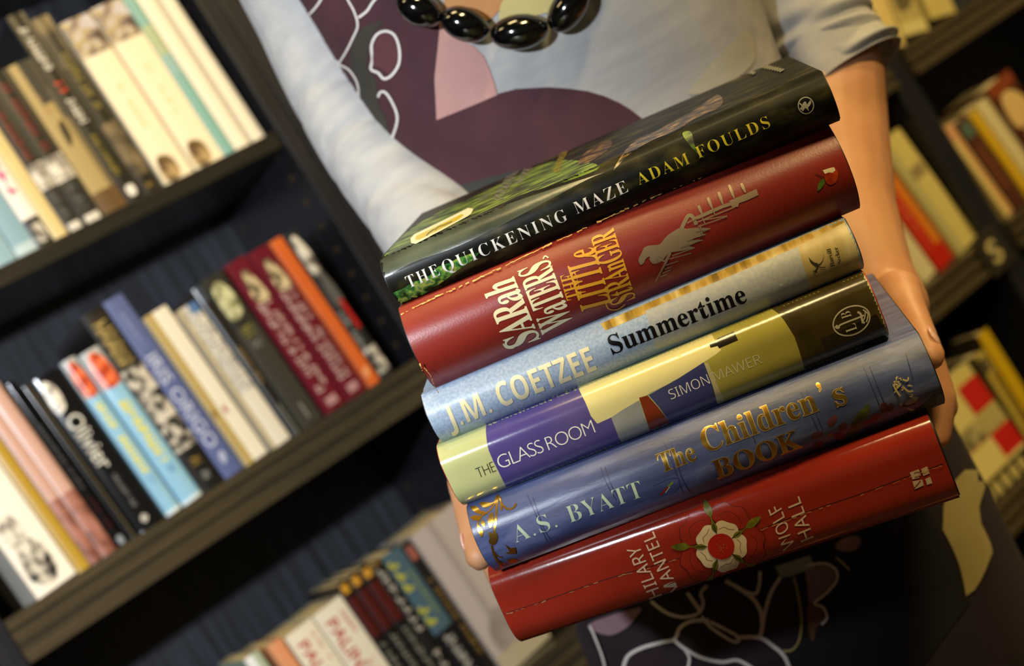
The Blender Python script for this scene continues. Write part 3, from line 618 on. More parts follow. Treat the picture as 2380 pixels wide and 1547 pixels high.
# 2 ---- red jacket, worn top edge
j2 = mat('jacket_brick_red', '#8c2a1f', .36, col2='#7f241b', scale=18, bump=.06, bscale=900)
b2, v2 = held_book(1, 'hardback_book', j2, .0125, 2.3, 'matt red hardback with yellow fancy lettering and a stair figure, second from the top')
rg = random.Random(3)
def worn(pts, wd, seed, br=.75):
    r = random.Random(seed); out = []
    P = catmull([(a, b, 0) for a, b in pts], 14)
    for i in range(len(P)-1):
        if r.random() < br: out.append((shape_stroke([(P[i].x, P[i].y+r.uniform(-1.5, 1.5)), (P[i+1].x, P[i+1].y+r.uniform(-1.5, 1.5))], wd*r.uniform(.4, 1.3), False), WEAR))
    return out
PL('chipped golden worn edges', 'worn_edge', v2, worn([(930,733),(1000,698),(1100,655),(1240,590),(1400,517),(1540,455),(1625,421),(1760,360),(1925,296)], 3.0, 1)
   + worn([(975,838),(985,865),(1000,890),(1012,902)], 3.2, 2, .8)+worn([(985,845),(998,860),(1005,880),(1018,898)], 2.0, 5, .8)+worn([(928,782),(945,815),(962,840)], 1.6, 7, .6)+worn([(1018,900),(1100,868),(1240,812)], 1.4, 9, .5), b2)
def gl(ch, a, b, c, m, zz, off=0.0): return (shape_glyph(ch, zz(a)[0], zz(b)[0], zz(c)[0], off), m)
ser = lambda c: serif(c)
PL('cream fancy lettering', 'author_lettering', v2, [(shape_text(serif('SARah'), z3((1192,962))[0], z3((988,478))[0], z3((935,1050))[0], .006, .95), INK_CREAM), (shape_text(serif('WaTERS'), z3((1452,838))[0], z3((1262,340))[0], z3((1205,935))[0], .006, .95), INK_CREAM),
  (shape_stroke(z3((905,1000),(930,1030),(985,1030),(1015,985)), 3), INK_CREAM), (shape_stroke(z3((1262,335),(1235,322),(1222,345)), 3), INK_CREAM)], b2)
PL('amber fancy lettering', 'title_lettering', v2, [(shape_text(serif('THE'), z1((978,1168))[0], z1((946,1052))[0], z1((905,1188))[0], .0), INK_GOLDY), (shape_text(serif('LITTLe'), z1((1114,1198))[0], z1((1032,938))[0], z1((972,1236))[0], .006, .95), INK_GOLDY),
  (shape_text(serif('StRAnGER'), z1((1222,1172))[0], z1((1122,852))[0], z1((1112,1212))[0], .004, .95), INK_GOLDY), (shape_stroke(z1((1085,1195),(1100,1222),(1140,1225),(1175,1200)), 3), INK_GOLDY)], b2)
stair = [(shape_smooth(z4((412,885),(440,825),(470,770),(540,752),(610,742),(660,680),(720,635),(800,590),(850,600),(960,590),(1070,597),(1000,640),(1030,652),(900,700),(1000,702),(880,755),(925,770),(820,800),(740,812),(690,825),(640,880),(600,912),(545,920),(515,885),(515,855),(480,875),(460,915),(430,930)), 3), INK_TAUPE),
  (shape_stroke(z4((805,610),(850,515),(880,480),(915,495),(945,565)), 9), INK_TAUPE), (shape_stroke(z4((930,510),(1010,475),(1180,400),(1320,350)), 8, False), INK_TAUPE),
  (shape_poly(z4((1250,345),(1330,310),(1380,290),(1500,235),(1520,290),(1400,345),(1340,365),(1330,400),(1270,400))), INK_TAUPE)]
for a, b in (((965,388),(1000,470)), ((1052,316),(1095,420)), ((1152,266),(1192,380)), ((1248,200),(1296,325)), ((1360,186),(1400,272))): stair.append((shape_stroke(z4(a, ((a[0]+b[0])/2, (a[1]+b[1])/2), b), 5, True, taper=lambda t: .35+1.1*math.sin(math.pi*min(1, t*.75+.2))), INK_TAUPE))
for a, b in (((955,540),(1300,400)), ((1000,522),(1230,480)), ((960,580),(1230,485)), ((940,620),(1075,597)), ((860,700),(1030,650)), ((800,755),(1005,700)), ((720,845),(930,770)), ((690,875),(900,818)), ((660,930),(780,890)), ((650,965),(710,945)), ((630,1000),(705,970)), ((610,1032),(668,1012)), ((860,550),(955,500)), ((1000,500),(1030,560)), ((980,570),(1000,660)), ((1100,420),(1115,470))):
    stair.append((shape_stroke(z4(a, b), 2.4, False), INK_TAUPE))
stair += [(shape_stroke(z4((705,815),(650,920),(610,990),(565,1075)), 5.5, True, taper=lambda t: 1.1-.8*t), INK_TAUPE), (shape_stroke(z4((580,850),(650,890),(690,825)), 4), INK_TAUPE)]
print_on('picture_print', v2, stair, b2)
APR = mat('print_apple', '#8a2410', .3, cols=[(.5, '#c8481c'), (.62, '#e08a3c')], scale=60, lo=.4, hi=.7); APG = mat('print_apple_leaf', '#2f5a14', .4, col2='#6c8f2c', scale=150)
print_on('emblem', v2, [(shape_disc(z4((2190,112))[0], 15.5, 21, .2), APR), (shape_poly(z4((2110,62),(2160,45),(2215,33),(2228,62),(2200,85),(2165,80),(2130,95))), INK_CREAM),
  (shape_smooth(z4((2065,250),(2070,190),(2105,142),(2128,152),(2115,205))), APG), (shape_stroke(z4((2130,135),(2080,110),(2040,98)), 2), mat('print_stem', '#3a1a10', .4))], b2)

# 3 ---- pale blue jacket
j3 = mat('jacket_pale_blue', '#8fa6c4', .38, col2='#a9bcd4', scale=700, lo=.35, hi=.65, detail=2)
b3, v3 = held_book(2, 'hardback_book', j3, .008, 2.4, 'pale blue-grey hardback with black bold title, third from the top')
STRAW = mat('print_straw', '#8a6a1e', .4, cols=[(.5, '#c29a34'), (.6, '#e6cf86')], scale=180, stretch=(1, .2, .2), lo=.36, hi=.68)
SAND = mat('print_sand', '#b9a468', .4, col2='#dccd9a', scale=70, stretch=(1.5, .4, .4), lo=.35, hi=.65); GREYB = mat('print_greyish', '#b4b7b3', .4, col2='#a4aaae', scale=500)
print_on('picture_print', v3, [(shape_poly([(1395,752),(1450,728),(1560,680),(1700,618),(1850,555),(1960,505),(1975,500),(1972,515),(1855,573),(1700,642),(1560,702),(1490,733),(1408,768)]), STRAW),
  (shape_poly([(1500,722),(1700,640),(1856,572),(1884,672),(1760,722),(1560,800),(1525,812)]), GREYB),
  (shape_poly([(1854,572),(1980,508),(2012,500),(2015,625),(1950,652),(1884,672)]), SAND)], b3, step=5, base=.00008, gap=.00002)
PL('cream condensed capitals', 'author_lettering', v3, [(tl(sansb('J.M.'), (1046,998), (1146,956), 54), INK_CREAM), (tl(sansb('COETZEE'), (1166,946), (1388,857), 55), INK_CREAM)], b3)
PL('bold black lettering', 'title_lettering', v3, [(tl(serif('Summertime'), (1424,823), (1738,700), 44, .004), INK_K)], b3)
DK = mat('print_soft_black', '#3c3526', .5)
print_on('emblem', v3, [(shape_poly(z4((1980,860),(2000,885),(2035,912),(2060,915),(2070,940),(2050,950),(2020,930),(1995,905))), DK), (shape_stroke(z4((2050,930),(2085,925),(2110,890),(2120,840)), 2.6, taper=lambda t: 1.2-t), DK), (shape_stroke(z4((2060,940),(2100,955),(2135,950)), 2), DK), (shape_stroke(z4((2070,940),(2050,975),(2030,1000)), 3), DK), (shape_stroke(z4((2020,985),(2060,1000)), 2), DK)], b3)
print_on('publisher_lettering', v3, [(shape_text(serif('Harvill'), z4((2222,945))[0], z4((2183,780))[0], z4((2182,955))[0], -.01), DK), (shape_text(serif('Secker'), z4((2285,915))[0], z4((2247,765))[0], z4((2245,925))[0], -.01), DK)], b3)

# 4 ---- glossy jacket with colour blocks, red case showing at the end
j4 = mat('jacket_lichen', '#c3c78c', .16, col2='#b3ba86', scale=22, coat=.4)
b4, v4 = held_book(3, 'hardback_book', j4, .0085, 3.8, 'glossy hardback with yellow, violet and brown colour blocks, fourth from the top', board=mat('case_red', '#b01218', .5))
G = lambda n, a, b=None, sc=30, st=(1, 1, 1), **k: mat(n, a, .16, col2=b or a, scale=sc, stretch=st, coat=.4, **k)
print_on('picture_print', v4, [
  (shape_poly(z5((450,470),(440,510),(440,560),(448,640),(462,700),(500,790),(540,870),(600,990),(760,945),(1100,810),(1515,650),(1480,560),(1430,440),(1330,470),(1200,220),(1170,190),(1000,260),(700,380))), G('print_violet', '#4a4088', '#5a4f86', 26)),
  (shape_poly(z5((1165,195),(1185,240),(1230,330),(1270,430),(1320,490),(1430,440),(1600,340),(1750,240),(1900,170),(2150,20),(2300,-90),(2240,-230),(2000,-130),(1700,0))), G('print_butter', '#eadf9e', '#e2d892', 20)),
  (shape_poly(z6((30,1142),(300,990),(520,850),(560,930),(590,1020),(650,1228),(450,1295),(225,1395),(130,1260))), G('print_navy', '#3a3f72', '#464a70', 30)),
  (shape_poly(z5((1650,285),(1715,265),(1800,360),(1905,498),(1740,560))), G('print_rust', '#8c3a1e', '#7c3018', 40)),
  (shape_poly(z5((1430,440),(1520,380),(1640,310),(1660,330),(1690,440),(1742,556),(1520,648),(1490,600))), G('print_ash', '#a3a49c', '#8f918c', 45)),
  (shape_poly(z6((590,600),(700,545),(900,470),(1060,385),(1110,360),(1190,420),(1240,480),(1330,620),(1390,800),(1428,925),(1100,1080),(700,1230),(645,1235),(600,1060),(520,850),(680,745))), G('print_olive', '#9c9440', '#b0a64e', 24, (1, .5, .5))),
  (shape_poly(z6((522,850),(560,860),(640,1050),(712,1205),(650,1232),(600,1060))), G('print_butter_edge', '#cfc690', '#bdb682', 60)),
  (shape_poly(z6((1110,360),(1500,190),(1900,30),(1960,20),(2015,110),(2110,330),(2200,650),(1800,800),(1425,928),(1390,800),(1330,620),(1240,480),(1190,420))), G('print_umber', '#3a3116', '#5e5426', 26, (1, .6, .6), lo=.4, hi=.75)),
  (shape_poly(z6((1560,640),(1750,560),(2060,420),(2200,650),(1800,800),(1640,820))), G('print_umber_deep', '#231e12', '#35301a', 30)),
  (shape_poly(z6((568,685),(640,650),(640,640),(790,578),(828,655),(658,727),(645,705),(582,722))), G('print_soot', '#1f1914')),
], b4, step=4, base=.00008, gap=.00002)
print_on('title_lettering', v4, [(tl('THE', (1113,1111), (1154,1094), 26, -.022, .9), INK_K), (tl('GLASS', (1163,1090), (1266,1049), 33, -.018, .85), INK_W), (tl('ROOM', (1276,1046), (1385,1004), 33, -.018, .85), INK_W)], b4)
print_on('author_lettering', v4, [(tl(sansr('SIMON'), (1560,928), (1651,890), 23, -.012, .95), INK_W), (tl(sansr('MAWER'), (1662,886), (1772,843), 23, -.012, .95), mat('print_bone', '#d3cda4', .3))], b4)
LBI = mat('print_stone', '#c9c3ac', .3)
c = z6((1838,478))[0]
print_on('emblem', v4, [(shape_stroke([(c[0]+44*math.cos(t)*.93+32*math.sin(t)*.36, c[1]-44*math.cos(t)*.40+32*math.sin(t)*.93) for t in (2*math.pi*k/24 for k in range(24))], 3.2, True, True), LBI),
  (shape_stroke(z6((1690,530),(1715,545),(1740,515),(1850,470),(1890,455),(1950,430)), 4), LBI), (shape_stroke(z6((1700,520),(1730,545)), 5, False), LBI), (shape_stroke(z6((1890,400),(1920,420),(1935,480),(1955,500)), 5), LBI), (shape_stroke(z6((1940,380),(1985,420),(1970,490)), 3), LBI), (shape_stroke(z6((1960,395),(1955,450),(1930,500)), 2.5), LBI),
  (shape_text(serif('B'), z6((1840,440))[0], z6((1822,386))[0], z6((1752,468))[0], -.012), LBI), (shape_text(serif('L'), z6((1890,555))[0], z6((1868,495))[0], z6((1790,590))[0], -.012), LBI)], b4)

# 5 ---- blue jacket with gold lettering
j5 = mat('jacket_slate_blue', '#3a4470', .34, cols=[(.48, '#4c5a8c'), (.56, '#6672a2'), (.64, '#494c66')], scale=26, stretch=(.55, 2.2, 2.2), lo=.33, hi=.70, detail=9, bump=.12, bscale=220)
b5, v5 = held_book(4, 'hardback_book', j5, .0115, 2.5, 'mottled blue hardback with gold lettering and a gilt vine, second from the bottom')
SEAM = mat('print_seam', '#2c345c', .4, col2='#3a4270', scale=200)
DUSK = mat('print_dusk', '#232848', .3, cols=[(.5, '#2c2f52'), (.6, '#3f3f60')], scale=30, stretch=(.6, 2, 2), lo=.35, hi=.7)
LEAF = mat('print_leaf', '#3c4722', .35, col2='#66703a', scale=160); LEAFD = mat('print_leaf_dark', '#2c3824', .35, col2='#47502e', scale=160)
PETAL = mat('print_petal', '#5a2f3c', .35, col2='#7d4048', scale=120)
def ser_leaf(pts, n=2):
    P = catmull([(a, b, 0) for a, b in pts], 5, True); cx = sum(p.x for p in P)/len(P); cy = sum(p.y for p in P)/len(P)
    return shape_poly([(cx+(p.x-cx)*(1.05 if i % 2 else .95), cy+(p.y-cy)*(1.05 if i % 2 else .95)) for i, p in enumerate(P)])
seam = []; petals = []; leaves_ = []; bee = []; quill = []
seam += [(shape_stroke(z7(a, b, c2), 2.2), SEAM) for a, b, c2 in (((640,580),(720,760),(820,1000)), ((690,600),(790,880),(860,990)), ((1300,330),(1350,470),(1440,620)), ((1340,330),(1400,500),(1490,640)), ((1870,110),(1960,330),(2040,560)), ((1930,110),(2030,420),(2110,560)))]
seam += [(shape_stroke(z8(a, b), 2.0, False), SEAM) for a, b in (((970,410),(1120,740)), ((1020,400),(1160,730)), ((490,610),(580,850)), ((1515,200),(1650,520)), ((1565,190),(1690,500)), ((1880,80),(1940,300)))]
for c2, rx, ry, an in (((1245,660),15,9,-1.0), ((1335,715),13,8,-.9), ((1110,785),15,8,-.3), ((1310,795),17,8,.3), ((1120,870),14,8,-.5), ((1690,545),9,13,.2), ((1745,545),7,12,.5), ((1615,625),13,8,-.5), ((1560,665),13,5,-.2)):
    petals.append((shape_disc(z8(c2)[0], rx, ry, an), PETAL))
petals += [(shape_disc(z8((1222,775))[0], 4, 3), mat('print_ember', '#c8641c', .4))]
leaves_ += [(ser_leaf(z8((1390,850),(1385,790),(1430,640),(1500,560),(1560,510),(1560,580),(1520,680),(1450,780))), LEAF),
        (ser_leaf(z8((1570,790),(1640,730),(1740,680),(1800,620),(1800,680),(1680,760))), LEAFD), (ser_leaf(z8((1720,700),(1850,610),(2000,540),(2130,430),(2130,530),(2000,590),(1850,670))), LEAFD)]
WING = mat('print_wing', '#7d8a86', .35, col2='#a4ada2', scale=120)
bee += [(shape_smooth(z8((1870,515),(1930,460),(1985,450),(1970,485),(1900,525))), WING), (shape_smooth(z8((1885,545),(1960,560),(1972,585),(1930,580))), WING), (shape_stroke(z8((1820,515),(1870,530),(1960,515)), 6, taper=lambda t: 1.2-.8*t), mat('print_bee', '#2a3550', .4)), (shape_disc(z8((1835,515))[0], 4.5), WING)]
quill += [(shape_stroke(z7((1835,582),(1905,505)), 5, False), mat('print_quill_red', '#8c3026', .4)), (shape_stroke(z7((1880,560),(1920,505)), 2, False), INK_MINT), (shape_stroke(z7((1905,505),(1950,462)), 5, False), mat('print_quill_green', '#7d8f4a', .4)), (shape_stroke(z7((1770,500),(1900,440),(2000,430),(2010,500),(1950,560)), 1.2), SEAM)]
for nm_, ly_, lb_ in (('seam_print', seam, 'dark printed seam lines'), ('flower_print', petals, 'dark red printed flowers'), ('leaf_print', leaves_, 'green printed leaves'), ('bee_print', bee, 'pale winged printed bee'), ('quill_print', quill, 'small red and green printed quill')):
    print_on(nm_, v5, ly_, b5, base=.0001, gap=.00001, lab=lb_)
PL('mint green capitals', 'author_lettering', v5, [(tl(serif('A.S.'), (1199,1261), (1297,1223), 40, -.012, 1.1), INK_MINT), (tl(serif('BYATT'), (1326,1214), (1497,1152), 40, -.012, 1.1), INK_MINT)], b5)
def gold_text(t, p0, p1, cap): return [(tl(serif(t), p0, p1, cap, .016), GOLDL), (tl(serif(t), p0, p1, cap, -.004), GOLD)]
PL('gold foil lettering', 'title_lettering', v5, gold_text('The', (1538,1098), (1622,1067), 45)+gold_text('Children', (1640,1052), (1904,953), 56)+gold_text('\u2019', (1917,947), (1927,943), 60)+gold_text('s', (1944,945), (1973,934), 56)+gold_text('BOOK', (1667,1112), (1866,1036), 44), b5, base=.00018)
PL('gold foil vine', 'gilt_vine', v5, [(s_, GOLD) for s_ in (
  shape_stroke(z9((812,355),(800,450),(790,600),(765,820)), 5), shape_stroke(z9((790,380),(770,470),(700,560),(640,600),(590,640),(570,720)), 3.5),
  shape_smooth(z9((770,440),(730,490),(650,512),(600,480),(592,455),(660,443),(730,455))), shape_smooth(z9((690,572),(630,598),(560,580),(500,535),(482,500),(560,498),(600,545))),
  shape_smooth(z9((483,628),(530,605),(600,610),(620,630),(590,665),(520,665))), shape_smooth(z9((742,568),(765,640),(750,700),(720,755),(692,680),(705,610))),
  shape_stroke(z9((830,380),(850,450),(890,505),(940,532),(1000,512),(1030,465)), 4.5), shape_stroke(z9((838,400),(850,470),(858,545)), 4), shape_smooth(z9((562,700),(605,750),(635,800),(620,865),(578,800))), shape_smooth(z9((620,655),(655,690),(650,740),(612,705))),
  shape_smooth(z9((700,805),(745,815),(790,805),(812,860),(790,930),(745,955),(700,920),(712,870))), shape_stroke(z9((735,955),(760,1060),(800,1140),(860,1222)), 4.5), shape_smooth(z9((920,1130),(1000,1108),(1035,1150),(960,1162))),
  shape_poly(z9((895,945),(960,990),(1020,975),(1025,1050),(960,1058),(885,1050),(950,1030))), shape_stroke(z9((760,1030),(800,1080),(855,1095)), 3), shape_stroke(z9((790,1120),(840,1160),(895,1172)), 3.5))], b5, base=.00018)
cr = []
rr = random.Random(11)
for k in range(16):
    x, y = rr.uniform(1775, 1920), rr.uniform(285, 440)
    cr.append((shape_stroke(z8((x, y), (x+rr.uniform(-28, 28), y+rr.uniform(-28, 28)), (x+rr.uniform(-30, 30), y+rr.uniform(-5, 45))), 2.6), mat('print_wheat', '#c9b98a', .35)))
cr += [(shape_stroke(z8((1770,340),(1790,390),(1830,440)), 4), _mats['print_wheat']), (shape_stroke(z8((1850,300),(1890,310),(1900,280)), 4), _mats['print_wheat']), (shape_stroke(z8((1860,370),(1900,400),(1940,395)), 4), _mats['print_wheat'])]
print_on('emblem', v5, cr, b5)

# 6 ---- glossy red jacket with a rose
j6 = mat('jacket_tomato_red', '#9c2f20', .14, col2='#90291c', scale=14, coat=.5, bump=.05, bscale=260)
b6, v6 = held_book(5, 'hardback_book', j6, .0080, 4.6, 'glossy red hardback with a red and white rose emblem, bottom of the held stack', gr=0.0012)
CR = mat('print_crack', '#3a1210', .6); CRL = mat('print_scuff', '#c08a5a', .6)
crack = [(1165,1428),(1250,1400),(1400,1348),(1520,1313),(1640,1277),(1760,1232),(1877,1188),(2000,1147),(2113,1105),(2192,1077)]
cl = [(shape_stroke(crack, 1.8), CR)]+[(a, CRL) for a, _ in worn([(x, y+2) for x, y in crack], 1.6, 21, .45)]
cl += [(shape_stroke([(x, y), (x+rr.uniform(-22, 22), y+rr.uniform(-9, 9))], .9, False), CRL) for x, y in ((rr.uniform(1300, 2150), rr.uniform(0, 1)) for _ in range(0))]
print_on('spine_crack', v6, cl, b6, base=.0001, gap=.00001)
RC = Vector((1676,1267)); ra = R_(-19)
def rp(r, a): return (RC.x+r*math.cos(a+ra), RC.y+r*math.sin(a+ra)*.97)
rose = []
LINE = mat('print_maroon_line', '#5a1410', .4); PTR = mat('print_petal_red', '#9a2c20', .25, col2='#8c281c', scale=60); PTW = mat('print_petal_white', '#e0cda4', .3, col2='#d4bd92', scale=70)
RGR = mat('print_sepal', '#3d4a14', .35, col2='#7d7a1e', scale=180); REDC = mat('print_rose_heart', '#a82418', .25)
for k in range(5):
    a = math.pi/2+2*math.pi*k/5
    P = [rp(60, a-.55), rp(92, a-.50), rp(104, a-.22), rp(98, a), rp(104, a+.22), rp(92, a+.50), rp(60, a+.55)]
    rose.append((shape_smooth(P, 4), PTR)); rose.append((shape_stroke(P[1:6], 1.6), LINE)); rose.append((shape_stroke([rp(74, a-.35), rp(84, a-.1), rp(80, a+.2), rp(72, a+.4)], 1.2), LINE))
for k in range(5):
    a = -math.pi/2+2*math.pi*k/5
    rose.append((shape_smooth([rp(72, a), rp(84, a+.10), rp(98, a+.08), rp(116, a), rp(98, a-.09), rp(84, a-.09)], 4), RGR)); rose.append((shape_stroke([rp(60, a), rp(84, a)], 3, False), RGR))
for k in range(5):
    a = math.pi/2+2*math.pi*k/5
    rose.append((shape_smooth([rp(28, a-.6), rp(52, a-.58), rp(61, a-.30), rp(59, a), rp(61, a+.30), rp(52, a+.58), rp(28, a+.6)], 4), PTW)); rose.append((shape_stroke([rp(40, a-.42), rp(46, a-.15), rp(44, a+.1), rp(50, a+.36)], 1.2), LINE))
for k in range(5):
    a = -math.pi/2+2*math.pi*k/5
    rose.append((shape_smooth([rp(34, a), rp(44, a+.14), rp(54, a+.1), rp(66, a), rp(54, a-.1), rp(44, a-.14)], 3), RGR)); rose.append((shape_stroke([rp(32, a), rp(56, a)], 2.4, False), mat('print_sepal_line', '#2c2a10', .4)))
rose += [(shape_disc(RC, 31, 30), REDC)]
rose += [(shape_disc((RC.x+rr.gauss(0, 5), RC.y+rr.gauss(0, 5)), 1.4, n=6), mat('print_pollen', '#b05a1c', .5)) for _ in range(16)]
PL('red and white rose', 'rose_emblem', v6, rose, b6, step=8, gap=.00002)
print_on('author_lettering', v6, [(shape_text(sansr('HILARY'), (1538,1381), (1485,1266), (1510,1391), .004, 1.05), INK_PALE), (shape_text(sansr('MANTEL'), (1579,1373), (1519,1234), (1553,1384), .004, 1.05), INK_PALE)], b6)
print_on('title_lettering', v6, [(shape_text(sansr('WOLF'), (1847,1264), (1812,1168), (1821,1280), .004, 1.05), INK_PALE), (shape_text(sansr('HALL'), (1891,1247), (1857,1152), (1862,1259), .004, 1.05), INK_PALE)], b6)
EM = mat('print_putty', '#c4ac92', .35)
print_on('emblem', v6, [(shape_poly(z8(*q)), EM) for q in (((1912,1105),(1990,1075),(2008,1125),(1995,1150),(1935,1165)), ((2010,1075),(2062,1050),(2085,1112),(2030,1135)), ((1935,1180),(2020,1165),(2035,1215),(1955,1250)), ((2045,1160),(2090,1140),(2108,1195),(2062,1212)))]
  + [(shape_stroke(z8((1950,1110),(1985,1100),(2010,1115)), 1.5), mat('print_emblem_line', '#7a3a2c', .4)), (shape_stroke(z8((1955,1145),(2010,1130)), 1.5), _mats['print_emblem_line']), (shape_stroke(z8((1950,1240),(2005,1175)), 2.2), _mats['print_emblem_line'])], b6)

# ------------------------------------------------------------------ the person holding the stack
def S(x, y, z): return STK @ Vector((x, y, z))
SKIN = mat('skin', '#d09a70', .5, col2='#c58a62', scale=38, lo=.3, hi=.7, bump=.12, bscale=420); SKIN.node_tree.nodes['Principled BSDF'].inputs['Subsurface Weight'].default_value = .12
SKIN.node_tree.nodes['Principled BSDF'].inputs['Subsurface Radius'].default_value = (.008, .003, .0015); SKIN.node_tree.nodes['Principled BSDF'].inputs['Subsurface Scale'].default_value = .6
def limb(bm, pts, rs):
    """closed tapered chain through points"""
    for i in range(len(pts)-1):
        a, b, ra, rb = pts[i], pts[i+1], rs[i], rs[i+1]
        d = (b-a); n = max(2, int(d.length/0.006)); sweep(bm, [a.lerp(b, k/n) for k in range(n+1)], lambda q, t, an: ra+(rb-ra)*t, 16)
    for p, r in zip(pts, rs):
        bmesh.ops.create_icosphere(bm, subdivisions=3, radius=r, matrix=Matrix.Translation(p))
def blob(bm, c, rad, rot=None):
    m = Matrix.Translation(c) @ (rot or (C2W @ S_R).to_4x4()) @ Matrix.Diagonal((*rad, 1)); bmesh.ops.create_icosphere(bm, subdivisions=4, radius=1, matrix=m)
bm = bmesh.new()
hipL, hipR = S(-.072, .305, -.36), S(.072, .305, -.36)
for sx in (-1, 1):
    limb(bm, [S(.055*sx, .305, -.30), S(.052*sx, .305, -.05), S(.062*sx, .305, .12), S(.075*sx, .315, .20)], [.085, .070, .074, .052])
    limb(bm, [S(0, .318, .225), S(.128*sx, .335, .212)], [.045, .036])
limb(bm, [S(0, .318, .20), S(0, .315, .30), S(0, .305, .36)], [.062, .05, .052])
blob(bm, S(0, .285, .455), (.074, .094, .100)); blob(bm, S(0, .255, .405), (.055, .062, .062)); blob(bm, S(0, .188, .435), (.014, .018, .022)); blob(bm, S(0, .20, .395), (.024, .012, .010))
for sx in (-1, 1):
    blob(bm, S(.076*sx, .295, .44), (.010, .020, .030)); blob(bm, S(.032*sx, .203, .462), (.016, .012, .010))
feet = []
for sx, h in ((-1, hipL), (1, hipR)):
    knee = Vector((h.x-.045, h.y+.02, .46)); ank = Vector((h.x-.075, h.y+.06, .085)); toe = ank+Vector((.02*sx, -.15, -.045)); heel = ank+Vector((0, .03, -.045)); feet.append((ank, toe, heel))
    limb(bm, [h, knee, knee+(ank-knee)*.3, ank], [.082, .052, .053, .034]); limb(bm, [ank, heel], [.034, .032]); limb(bm, [ank, (ank+toe)/2+Vector((0, 0, -.005)), toe], [.034, .032, .026])
# image-left arm, then image-right arm
armL = [S(-.146, .338, .205), at(728, 40, .985), at(803, 200, .975), at(885, 340, .955), at(965, 455, .932), at(1055, 600, .90)]
limb(bm, armL, [.036, .033, .033, .032, .031, .031])
limb(bm, [armL[-1], at(1120, 760, .872), S(-.121, .155, -.130)], [.032, .031, .023])
armR = [S(.165, .335, .21), at(1790, -130, .965), at(1870, 0, .95), at(1918, 90, .942), at(1942, 175, .932)]
limb(bm, armR, [.036, .027, .025, .026, .032])
limb(bm, [armR[-1], at(1944, 330, .91), at(1970, 500, .88), at(2018, 650, .85), at(2058, 715, .835)], [.032, .0337, .0306, .0276, .0255])
WR = STK.inverted() @ at(2058, 715, .835)
def hand(bm, sx, wr):
    f = (lambda x, y, z: S(x, y, z)) if sx > 0 else (lambda x, y, z: S(-x-.0015, y-.040, z))
    W = f(*wr)
    mcp = [(.1280, .116, -.170, .0112), (.1290, .130, -.183, .0108), (.1285, .143, -.196, .0105), (.1265, .156, -.206, .0098)]
    fin = [[(.1265, .100, -.200, .0090), (.117, .096, -.2175, .0083), (.098, .100, -.2165, .0075)], [(.1275, .115, -.210, .0090), (.113, .112, -.2180, .0083), (.090, .116, -.2165, .0076)],
           [(.1250, .131, -.2165, .0087), (.107, .130, -.2180, .0080), (.086, .132, -.2165, .0073)], [(.1220, .147, -.2165, .0079), (.104, .146, -.2170, .0073), (.088, .146, -.2155, .0066)]]
    for (x, y, z, r), fg in zip(mcp, fin):
        limb(bm, [W, f(x, y, z)], [.017, r])
        limb(bm, [f(x, y, z)]+[f(*q[:3]) for q in fg], [r]+[q[3] for q in fg])
    for a, b in zip(mcp[:-1], mcp[1:]): limb(bm, [f(*a[:3]), f(*b[:3])], [.0100, .0096])
    limb(bm, [f(.129, .142, -.150), f(.129, .145, -.175)], [.013, .011])
    limb(bm, [W, f(.1300, .138, -.146), f(.1285, .116, -.149), f(.1275, .094, -.157), f(.1268, .074, -.167)], [.019, .0135, .0110, .0094, .0080])
hand(bm, 1, (WR.x, WR.y, WR.z)); hand(bm, -1, (.124, .195, -.130))
base = Vector((S(0, .3, -.36).x-.07, S(0, .3, -.36).y+.05, 0))
bmesh.ops.translate(bm, verts=bm.verts[:], vec=-base)
me = bpy.data.meshes.new('raw'); bm.to_mesh(me); bm.free()
tmp = bpy.data.objects.new('raw', me); COL.objects.link(tmp)
mo = tmp.modifiers.new('r', 'REMESH'); mo.mode = 'VOXEL'; mo.voxel_size = .0026; mo.use_smooth_shade = True
ms_ = tmp.modifiers.new('s', 'SMOOTH'); ms_.factor = .5; ms_.iterations = 6
bpy.context.view_layer.update()
pm = bpy.data.meshes.new_from_object(tmp.evaluated_get(bpy.context.evaluated_depsgraph_get())); pm.name = 'person'
bpy.data.objects.remove(tmp)
for p in pm.polygons: p.use_smooth = True
person = link('person', pm, [SKIN], None, Matrix.Translation(base)); pm.materials.clear(); pm.materials.append(SKIN)
tag(person, 'woman in a printed grey jersey dress, bare forearm, holding six hardbacks before her', 'person')
HAIR = mat('hair_brown', '#3a2416', .45, col2='#57371f', scale=160, stretch=(6, 6, .5))
bm = bmesh.new(); bmesh.ops.create_icosphere(bm, subdivisions=4, radius=1, matrix=person.matrix_world.inverted() @ Matrix.Translation(S(0, .298, .462)) @ (C2W @ S_R).to_4x4() @ Matrix.Diagonal((.084, .098, .108, 1)))
Pi = person.matrix_world.inverted(); fc = Pi @ S(0, .20, .42); fd = ((Pi.to_3x3() @ STK.to_3x3()) @ Vector((0, -1, -.35))).normalized(); hc = Pi @ S(0, .298, .462)
bmesh.ops.delete(bm, geom=[v for v in bm.verts if (v.co-hc).dot(fd) > .045], context='VERTS')
bm_obj('hair', bm, [HAIR], person, smooth=180)
for (ank, toe, heel) in feet:
    bm = bmesh.new(); P = [heel+Vector((0, .012, -.004)), (heel+toe)/2+Vector((0, 0, -.002)), toe+Vector((0, -.012, -.004))]; limb(bm, [p-base for p in P], [.037, .036, .031])
    for v in bm.verts: v.co.z = max(v.co.z, .0)
    bm_obj('shoe', bm, [mat('shoe_black', '#141214', .35)], person, smooth=60)
NAIL = mat('fingernail', '#e8b8a4', .18, coat=.3)
